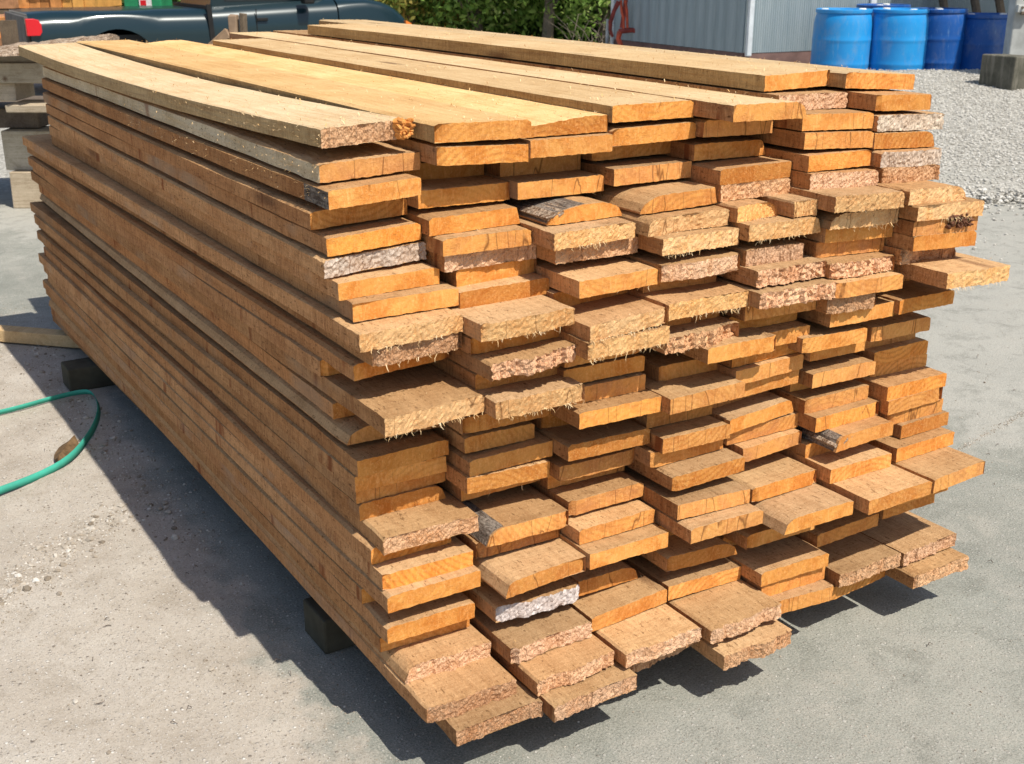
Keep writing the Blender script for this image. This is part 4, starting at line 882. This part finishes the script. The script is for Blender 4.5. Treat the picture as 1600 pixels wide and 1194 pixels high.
# hollow bark curl and wood scraps standing behind the far board ends
p = site(lat(208, 7.1, 1.0), 7.1); mb = MB(); n = 10
pts = [(.13*math.cos(a)*1.0, 0, .085*math.sin(a)) for a in np.linspace(.1, math.pi-.1, n)]
V = []; F = []
for i, q_ in enumerate(pts):
    for y in (0, .25):
        V.append((q_[0], y, q_[2])); V.append((q_[0]*.86, y, q_[2]*.75-.003))
for i in range(n-1):
    a = i*4; F += [(a, a+4, a+6, a+2), (a+1, a+3, a+7, a+5), (a, a+1, a+5, a+4), (a+2, a+6, a+7, a+3)]
me = bpy.data.meshes.new('bark_curl'); me.from_pydata(V, [], F); me.materials.append(BARK); o = ob('bark_curl', me); o.location = (p.x, p.y, .885); o.rotation_euler = (0, 0, SITE_ROT); tag(o, 'dark hollow curl of bark beside the pale slab end', 'bark')
def scrap(px, py0, py1, wpx, m, lab, lean=0.0, d=6.9):
    sc = (d*.9421+.15)/1846.9; z1 = CAM.z-.0 ; v0 = (597-py1)/1846.9; v1 = (597-py0)/1846.9
    zt = CAM.z+d*((v1*.9421-.3353)/(.9421+v1*.3353)); zb_ = .885; x = lat(px, d, zt); p = site(x, d); mb = MB(); mb.box((0, .03, (zt+zb_)/2), (wpx*sc, .05, zt-zb_), m, Euler((0, lean, 0)).to_matrix(), jit=.006, rng=random.Random(px)); o = mb.build('wood_scrap', bevel=.004); o.location = (p.x, p.y, 0); o.rotation_euler = (0, 0, SITE_ROT); tag(o, lab, 'wood scrap', 'scraps standing on the grey pile'); return o
scrap(361, 24, 50, 13, plain('brown_offcut', (.30,.21,.14), .9), 'upright brown offcut in front of the truck door')
scrap(377, 22, 46, 8, GREYD, 'thin dark offcut just right of the upright brown one')
p = site(lat(342, 6.9, 1.05), 6.9); mb = MB(); mb.box((0, 0, 0), (.15, .06, .045), plain('tan_offcut', (.36,.24,.15), .9), Euler((0, -.62, 0)).to_matrix(), jit=.01, rng=random.Random(1)); mb.box((.02, -.01, -.09), (.12, .06, .16), GREYD); o = mb.build('wood_scrap', bevel=.004); o.location = (p.x, p.y, 1.04); o.rotation_euler = (0, 0, SITE_ROT); tag(o, 'slanting tan scrap leaning on the upright brown offcut', 'wood scrap', 'scraps standing on the grey pile')

# ------------------------------------------------------------------ bushes and trees behind
def leaf_mat(name, cols_):
    n = NT(name); i = n.island(); c = n.ramp(i, cols_); b = n.b
    n.put(b.inputs['Transmission Weight'], 0.0); n.put(b.inputs['Subsurface Weight'], .0)
    tr = n.n('BsdfTranslucent', i_Color=c); mx = n.n('MixShader', i_Fac=.4); n.out(c, .6, None, 0, .3)
    n.t.links.new(b.outputs[0], mx.inputs[1]); n.t.links.new(tr.outputs[0], mx.inputs[2]); n.t.links.new(mx.outputs[0], n.t.nodes['Material Output'].inputs[0]); return n.m
LG = leaf_mat('green_leaves', [(0, (.09,.17,.03)), (.5, (.20,.34,.06)), (.85, (.32,.46,.11)), (1, (.46,.52,.18))])
LDk = leaf_mat('dark_leaves', [(0, (.04,.08,.02)), (.6, (.10,.19,.04)), (1, (.18,.28,.07))])
LY = leaf_mat('turning_leaves', [(0, (.12,.18,.03)), (.45, (.30,.34,.07)), (.8, (.50,.44,.11)), (1, (.60,.34,.09))])
TRK = bark_mat('grey_trunk_bark', (.16,.13,.10), (.30,.26,.21))
def crown_mesh(name, seed, rx, rz, n, leaf, mat):
    r = np.random.RandomState(seed); nc = 70; c = r.normal(0, 1, (nc, 3)); c /= np.linalg.norm(c, axis=1)[:, None]; c *= r.uniform(.35, 1, (nc, 1))**.6
    c = c*np.array([rx, rx, rz*.5])*.85+np.array([0, 0, rz*.5]); cs = r.uniform(.18, .42, nc)*rx*.55
    k = r.randint(0, nc, n); P = c[k]+r.normal(0, 1, (n, 3))*cs[k][:, None]*np.array([1, 1, .8]); P[:, 2] = np.abs(P[:, 2])+.03
    d1 = r.normal(0, 1, (n, 3)); d1 /= np.linalg.norm(d1, axis=1)[:, None]; d2 = np.cross(d1, r.normal(0, 1, (n, 3))); d2 /= np.linalg.norm(d2, axis=1)[:, None]
    s = (leaf*r.uniform(.5, 1.2, n))[:, None]; V = np.stack([P-d1*s, P+d2*s*.45, P+d1*s, P-d2*s*.45], 1).reshape(-1, 3); F = np.arange(n*4).reshape(n, 4)
    return V, F
def tree(X_, D_, H, rx, mat, lab, seed, n=11000, leaf=.055, cat='tree', name='leafy_tree', zc=0.0):
    p = site(X_, D_); e = empty(name, (p.x, p.y, -.03)); tag(e, lab, cat, 'trees and bushes beyond the yard'); rr = random.Random(seed)
    V, F = crown_mesh('c', seed, rx, H-zc, n, leaf, mat); V[:, 2] += zc; np_mesh('crown', V, F, mat, parent=e)
    mb = MB(); mb.tube([(0, 0, 0), (rr.uniform(-.1, .1), 0, H*.3), (rr.uniform(-.2, .2), rr.uniform(-.2, .2), H*.75)], [.07*H/3, .05*H/3, .015], TRK, 8)
    for i in range(7):
        a = rr.uniform(0, 6.28); z = H*rr.uniform(.06, .5); l = rx*rr.uniform(.5, .95)
        mb.tube([(0, 0, z), (math.cos(a)*l*.5, math.sin(a)*l*.5, z+H*.12), (math.cos(a)*l, math.sin(a)*l, z+H*.22)], [.03, .02, .006], TRK, 6)
    mb.build('trunk', e)
    return e
specs = [(-1.75, 21.0, 3.6, 1.5, LY, 'yellowing bush just right of the truck nose'), (-.55, 20.5, 4.2, 1.5, LG, 'green bush between the truck nose and the bright middle bush'),
 (.55, 19.8, 4.4, 1.35, LG, 'bright green bush in the middle of the hedge'), (1.55, 21.2, 4.6, 1.5, LDk, 'dark green bush left of the bare twigs'), (2.55, 21.4, 4.2, 1.3, LY, 'yellow and orange tinged bush beside the shed'),
 (-6.4, 23.5, 4.5, 1.8, LG, 'green tree behind the yellow beams at far left'), (-4.6, 23.0, 4.0, 1.6, LG, 'green tree above the truck bed'), (-3.0, 24.0, 4.4, 1.8, LDk, 'dark tree behind the truck cab')]
for i, (x, d, H, r, m, lab) in enumerate(specs): tree(x, d, H, r, m, lab, 20+i, n=15000 if d < 22 else 8000, leaf=.07)
for i, (x, d) in enumerate(((-9, 27), (-6.5, 28), (-3.8, 27), (-1.5, 26), (.8, 25.5), (2.9, 26), (5.2, 27), (7.5, 28), (10.5, 27), (13.5, 26))):
    tree(x, d, 6.0, 2.4, LDk, ['dark tree at the back, far left', 'dark tree at the back behind the beams', 'dark tree at the back over the truck bed', 'dark tree at the back over the truck bonnet', 'dark tree at the back behind the bright bush', 'dark tree at the back left of the shed', 'tree hidden directly behind the shed', 'tree behind the shed roof', 'tree behind the awning', 'tree behind the far right end of the awning'][i], 60+i, n=9000, leaf=.11)
# bare twigs low in front of the bushes
mb = MB(); rr = random.Random(8)
for i in range(46):
    x = rr.uniform(.9, 2.5); a = rr.uniform(-1, 1); l = rr.uniform(.4, 1.0); z = rr.uniform(0, .3)
    mb.tube([(x, 0, z), (x+a*l*.5, rr.uniform(-.1, .1), z+l*.5), (x+a*l, rr.uniform(-.1, .1), z+l*rr.uniform(.4, .9))], [.010, .007, .003], TRK, 4)
o = mb.build('dead_brush'); p = site(0, 18.9); o.location = (p.x, p.y, 0); o.rotation_euler = (0, 0, SITE_ROT); tag(o, 'tangle of bare grey twigs in front of the dark bushes', 'brush', kind='stuff')
# undergrowth
V, F = crown_mesh('u', 5, 1, 1, 34000, .085, LDk); rs = np.random.RandomState(3); n = len(V)//4
cx = np.repeat(rs.uniform(-9, 3.6, n), 4); cy = np.repeat(22.6+rs.uniform(0, 3.4, n), 4); cz = np.repeat(rs.uniform(0, 1, n)**1.2*(.8+.3*(cy[::4]-22.6)), 4)
loc = V-np.repeat(V.reshape(-1, 4, 3).mean(1), 4, 0); G = np.stack([cx+loc[:, 0], cy+loc[:, 1], np.abs(cz+loc[:, 2])], -1)
o = np_mesh('undergrowth', G, F, LDk); o.location = (C0.x, C0.y, 0); o.rotation_euler = (0, 0, SITE_ROT); tag(o, kind='stuff')
o['label'] = 'dark undergrowth along the foot of the bushes'; o['category'] = 'undergrowth'

# ------------------------------------------------------------------ strapping, ground litter, gravel
GS = plain('green_plastic_strap', (.05,.36,.27), .6, 0, .3, .15)
def band(name, pts, hgt, m, thick=.0012):
    P = [Vector((x, y, 0)) for x, y in pts]; Q = []
    for i in range(len(P)-1):
        p0 = P[max(i-1, 0)]; p1 = P[i]; p2 = P[i+1]; p3 = P[min(i+2, len(P)-1)]
        for t in (0, .2, .4, .6, .8): Q.append(.5*((2*p1)+(p2-p0)*t+(2*p0-5*p1+4*p2-p3)*t*t+(3*p1-p0-3*p2+p3)*t*t*t))
    Q.append(P[-1]); V = []; F = []
    for i, q in enumerate(Q):
        d = (Q[min(i+1, len(Q)-1)]-Q[max(i-1, 0)]).normalized(); nn = Vector((-d.y, d.x, 0)); lift = .003+.006*math.sin(i*.23)**2*(1 if i > 4 else 0); lean = .35
        for s, h in ((-1, 0), (1, 0), (1, 1), (-1, 1)): V.append(tuple(q+nn*(s*thick/2-lean*h*hgt)+Vector((0, 0, lift+h*hgt*.9))))
    for i in range(len(Q)-1):
        for k in range(4): F.append((i*4+k, i*4+(k+1) % 4, (i+1)*4+(k+1) % 4, (i+1)*4+k))
    F += [(0, 1, 2, 3), tuple((len(Q)-1)*4+k for k in (3, 2, 1, 0))]
    return np_mesh(name, V, F[:-2], m, smooth=True)
o = band('plastic_strap', [(-.95, 2.42), (-.62, 2.47), (-.34, 2.52), (-.16, 2.575), (-.045, 2.57), (-.02, 2.50), (-.05, 2.33), (-.13, 2.13), (-.25, 1.96), (-.45, 1.84), (-.75, 1.74), (-1.1, 1.70)], .023, GS)
tag(o, 'loop of green plastic strapping lying on the dusty ground at left', 'strapping')
mb = MB(); a = Vector((.09, 3.14, 0)); b_ = Vector((-1.05, 4.32, 0)); d = b_-a
mb.box((0, 0, .034), (d.length, .062, .052), F_NEW, jit=.003, rng=random.Random(2)); o = mb.build('board_offcut', bevel=.003); o.location = ((a+b_)/2).to_tuple(); o.rotation_euler = (0, 0, math.atan2(d.y, d.x)); tag(o, 'yellow board lying on the ground, running under the rear of the stack', 'board')
# big brown leaf of bark by the strap
V = []; F = []; rr = random.Random(7)
for i in range(9):
    s = i/8; wv = .030*math.sin(math.pi*s)**.7+.002
    for j in (-1, 0, 1): V.append((s*.19, j*wv, .008+.016*(1-abs(j))+rr.uniform(0, .003)))
for i in range(8):
    for j in (0, 1): F.append((i*3+j, (i+1)*3+j, (i+1)*3+j+1, i*3+j+1))
o = np_mesh('bark_chip', V, F, plain('brown_bark_chip', (.15,.095,.05), .9, 0, .1, .4, 30)); o.location = (-.262, 1.985, 0); o.rotation_euler = (0, 0, R_(62)); tag(o, 'long brown chip of bark lying inside the green strap loop', 'bark chip')
# stones
def ico():
    t = (1+5**.5)/2; v = np.array([(-1,t,0),(1,t,0),(-1,-t,0),(1,-t,0),(0,-1,t),(0,1,t),(0,-1,-t),(0,1,-t),(t,0,-1),(t,0,1),(-t,0,-1),(-t,0,1)], float); v /= np.linalg.norm(v[0])
    f = np.array([(0,11,5),(0,5,1),(0,1,7),(0,7,10),(0,10,11),(1,5,9),(5,11,4),(11,10,2),(10,7,6),(7,1,8),(3,9,4),(3,4,2),(3,2,6),(3,6,8),(3,8,9),(4,9,5),(2,4,11),(6,2,10),(8,6,7),(9,8,1)]); return v, f
IV, IF = ico()
def stones(name, x, y, size, mat, seed, sink=.35, z=None):
    r = np.random.RandomState(seed); n = len(x); sc = size[:, None]*r.uniform(.6, 1.1, (n, 3))*np.array([1, 1, .7]); ang = r.uniform(0, 6.28, n)
    J = IV[None]*(1+r.uniform(-.22, .22, (n, 12, 1)))*sc[:, None, :]; c, s = np.cos(ang)[:, None], np.sin(ang)[:, None]
    Vx = J[..., 0]*c-J[..., 1]*s+x[:, None]; Vy = J[..., 0]*s+J[..., 1]*c+y[:, None]; zz = ground_z(x, y) if z is None else z
    Vz = J[..., 2]+(zz+size*(.7-sink*.9)*.7)[:, None]; V = np.stack([Vx, Vy, Vz], -1).reshape(-1, 3); F = (IF[None]+(np.arange(n)*12)[:, None, None]).reshape(-1, 3)
    o = np_mesh(name, V, F, mat); o['kind'] = 'stuff'; return o
def stone_mat(name, stops):
    n = NT(name); c = n.ramp(n.island(), stops); f = n.noise(n.coord(rnd=False), 90, 4); c = n.mix(n.ramp(f, [(.3, .4), (.5, 0.)]), c, (.2,.19,.17)); return n.out(c, .9, None, 0, .2)
GST = stone_mat('pale_crushed_stone', [(0, (.32,.30,.265)), (.3, (.45,.43,.385)), (.75, (.56,.54,.49)), (1, (.68,.66,.61))])
DST = stone_mat('dusty_pebbles', [(0, (.20,.165,.125)), (.4, (.36,.31,.25)), (.8, (.50,.46,.40)), (1, (.62,.59,.54))])
r = np.random.RandomState(11)
def site_np(L, D): return C0.x+RT.x*L+FR.x*D, C0.y+RT.y*L+FR.y*D
n = 40000; D = 6.0+6.5*r.uniform(0, 1, n)**.9; L = r.uniform(.16, .52, n)*D; x, y = site_np(L, D); keep = (r.uniform(0, 1, n) < np.clip((D-7.6)/1.3+.5*vnoise(x*1.3, y*1.3, 9)*(D > 7), 0.025, 1)); x, y = x[keep], y[keep]
o = stones('gravel', x, y, r.uniform(.004, .013, len(x)), GST, 1); o['label'] = 'pale crushed gravel covering the bank in front of the drums'; o['category'] = 'gravel'
# small heap of stones and a dribble along the pavement joint
n = 1500; t = r.uniform(0, 1, n); x = 5.05+1.5*t+r.normal(0, .10, n)+.0; y = 3.95-1.35*t+r.normal(0, .12, n)
o = stones('gravel_ridge', x, y, r.uniform(.008, .022, n), GST, 2, sink=.0, z=np.abs(r.normal(0, .02, n))); o['label'] = 'low ridge of loose stones right of the stack'; o['category'] = 'gravel'
n = 1500; t = r.uniform(0, 1, n); x = 1.95+2.6*t+r.normal(0, .007, n); y = .55+.55*t+r.normal(0, .008, n)
o = stones('joint_grit', x, y, r.uniform(.001, .0035, n), DST, 3, .6); o['label'] = 'line of grit lying in a pavement joint at the right'; o['category'] = 'grit'
n = 26000; x = np.where(r.uniform(0, 1, n) < .6, r.uniform(-1.7, .3, n), r.uniform(-.5, 5, n)); y = r.uniform(-.6, 4, n); D_ = (x-C0.x)*FR.x+(y-C0.y)*FR.y; dustm = x < .05; keep = (dustm & (r.uniform(0, 1, n) < .9)) | (r.uniform(0, 1, n) < .45); x, y = x[keep], y[keep]; dustm = dustm[keep]
o = stones('loose_grit', x, y, np.where(r.uniform(0, 1, len(x)) < .004, r.uniform(.004, .008, len(x)), r.uniform(.0009, .0030, len(x))), DST, 4); o['label'] = 'loose grit and pebbles scattered over the yard'; o['category'] = 'grit'
n = 1500; t = r.uniform(0, 1, n); x = -.80+.62*t+r.normal(0, .03, n); y = 1.02+.55*t+r.normal(0, .055, n)
o = stones('stony_rut_edge', x, y, np.where(r.uniform(0, 1, n) < .05, r.uniform(.007, .013, n), r.uniform(.0015, .0045, n)), DST, 5, .6); o['label'] = 'crumbled stony edge of a rut in the dust at left'; o['category'] = 'grit'
n = 450; x = r.normal(-.08, .05, n); y = r.uniform(1.2, 3.3, n); o = stones('edge_rubble', x, y, np.where(r.uniform(0, 1, n) < .08, r.uniform(.007, .013, n), r.uniform(.002, .006, n)), DST, 6); o['label'] = 'small rubble along the edge of the grey pad at left'; o['category'] = 'grit'
# twigs, straw and shavings on the ground
mb = MB(); rr = random.Random(12)
for i in range(170):
    x = rr.uniform(-1.6, .2) if rr.random() < .7 else rr.uniform(1, 4); y = rr.uniform(-.4, 3.6) if x < .3 else rr.uniform(-.4, 1.2); a = rr.uniform(0, 6.28); l = rr.uniform(.004, .022); z = gz1(x, y)+.003
    mb.tube([(x, y, z), (x+math.cos(a)*l*.5, y+math.sin(a)*l*.5, z+rr.uniform(0, .008)), (x+math.cos(a+.4)*l, y+math.sin(a+.4)*l, z)], [.0009, .0011, .0005], BARK, 4)
o = mb.build('ground_litter'); tag(o, 'bits of twig and bark scattered on the dust', 'litter', kind='stuff')
# shavings and splinters lying on the boards
rs = np.random.RandomState(21); V = []; F = []
top = [p for p in PL if p[1] == 0]
def chip(P, l, w_, a, el):
    b = len(V); d = Vector((math.cos(a), math.sin(a), el)).normalized(); s = Vector((-math.sin(a), math.cos(a), 0))*w_; P = Vector(P)
    for q, ww in ((P, .5), (P+d*l*.5+Vector((0, 0, l*.12)), 1), (P+d*l, .3)): V.append(tuple(q-s*ww)); V.append(tuple(q+s*ww))
    F.append((b, b+1, b+3, b+2)); F.append((b+2, b+3, b+5, b+4))
for i in range(1500):
    p = top[rs.randint(len(top))]; yy = p[5]+(p[10]-p[5])*rs.uniform(0, 1)**1.6; uu = rs.uniform(.02, .98); L_ = p[10]-p[5]; s = (yy-p[5])/L_
    bz = (-.62*4*s*(1-s)) if p[2] == '1-1' else 0
    chip(((p[3]+p[4]*uu)*U, yy*U, (p[6]+p[7]+p[8]*uu*(1-.6*s)+bz)*U+.0015), rs.uniform(.003, .012), rs.uniform(.0005, .0014), rs.uniform(0, 6.28), rs.uniform(0, .9))
for i in range(520):
    c0 = [p for p in PL if p[0] == 0 and p[1] < 4]; p = c0[rs.randint(len(c0))]; yy = p[5]+rs.uniform(0, 1)**1.5*60; s = (yy-p[5])/(p[10]-p[5]); bz = (-.62*4*s*(1-s)) if p[2] == '1-1' else 0
    chip(((p[3])*U-.001, yy*U, (p[6]+bz+p[7]*rs.uniform(.1, 1))*U), rs.uniform(.003, .012), .0008, rs.uniform(0, 6.28), rs.uniform(-.6, .6))
for i in range(500):
    p = PL[rs.randint(len(PL))]; chip(((p[3]+p[4]*rs.uniform(.02, .98))*U, (p[5]+rs.uniform(.1, 2.2))*U, (p[6]+p[7]+p[8]*.5)*U+.002), rs.uniform(.002, .008), .0006, rs.uniform(0, 6.28), rs.uniform(0, .6))
o = np_mesh('wood_shavings', V, F, SHAV); tag(o, 'pale shavings and sawdust curls lying on the boards', 'shavings', kind='stuff')
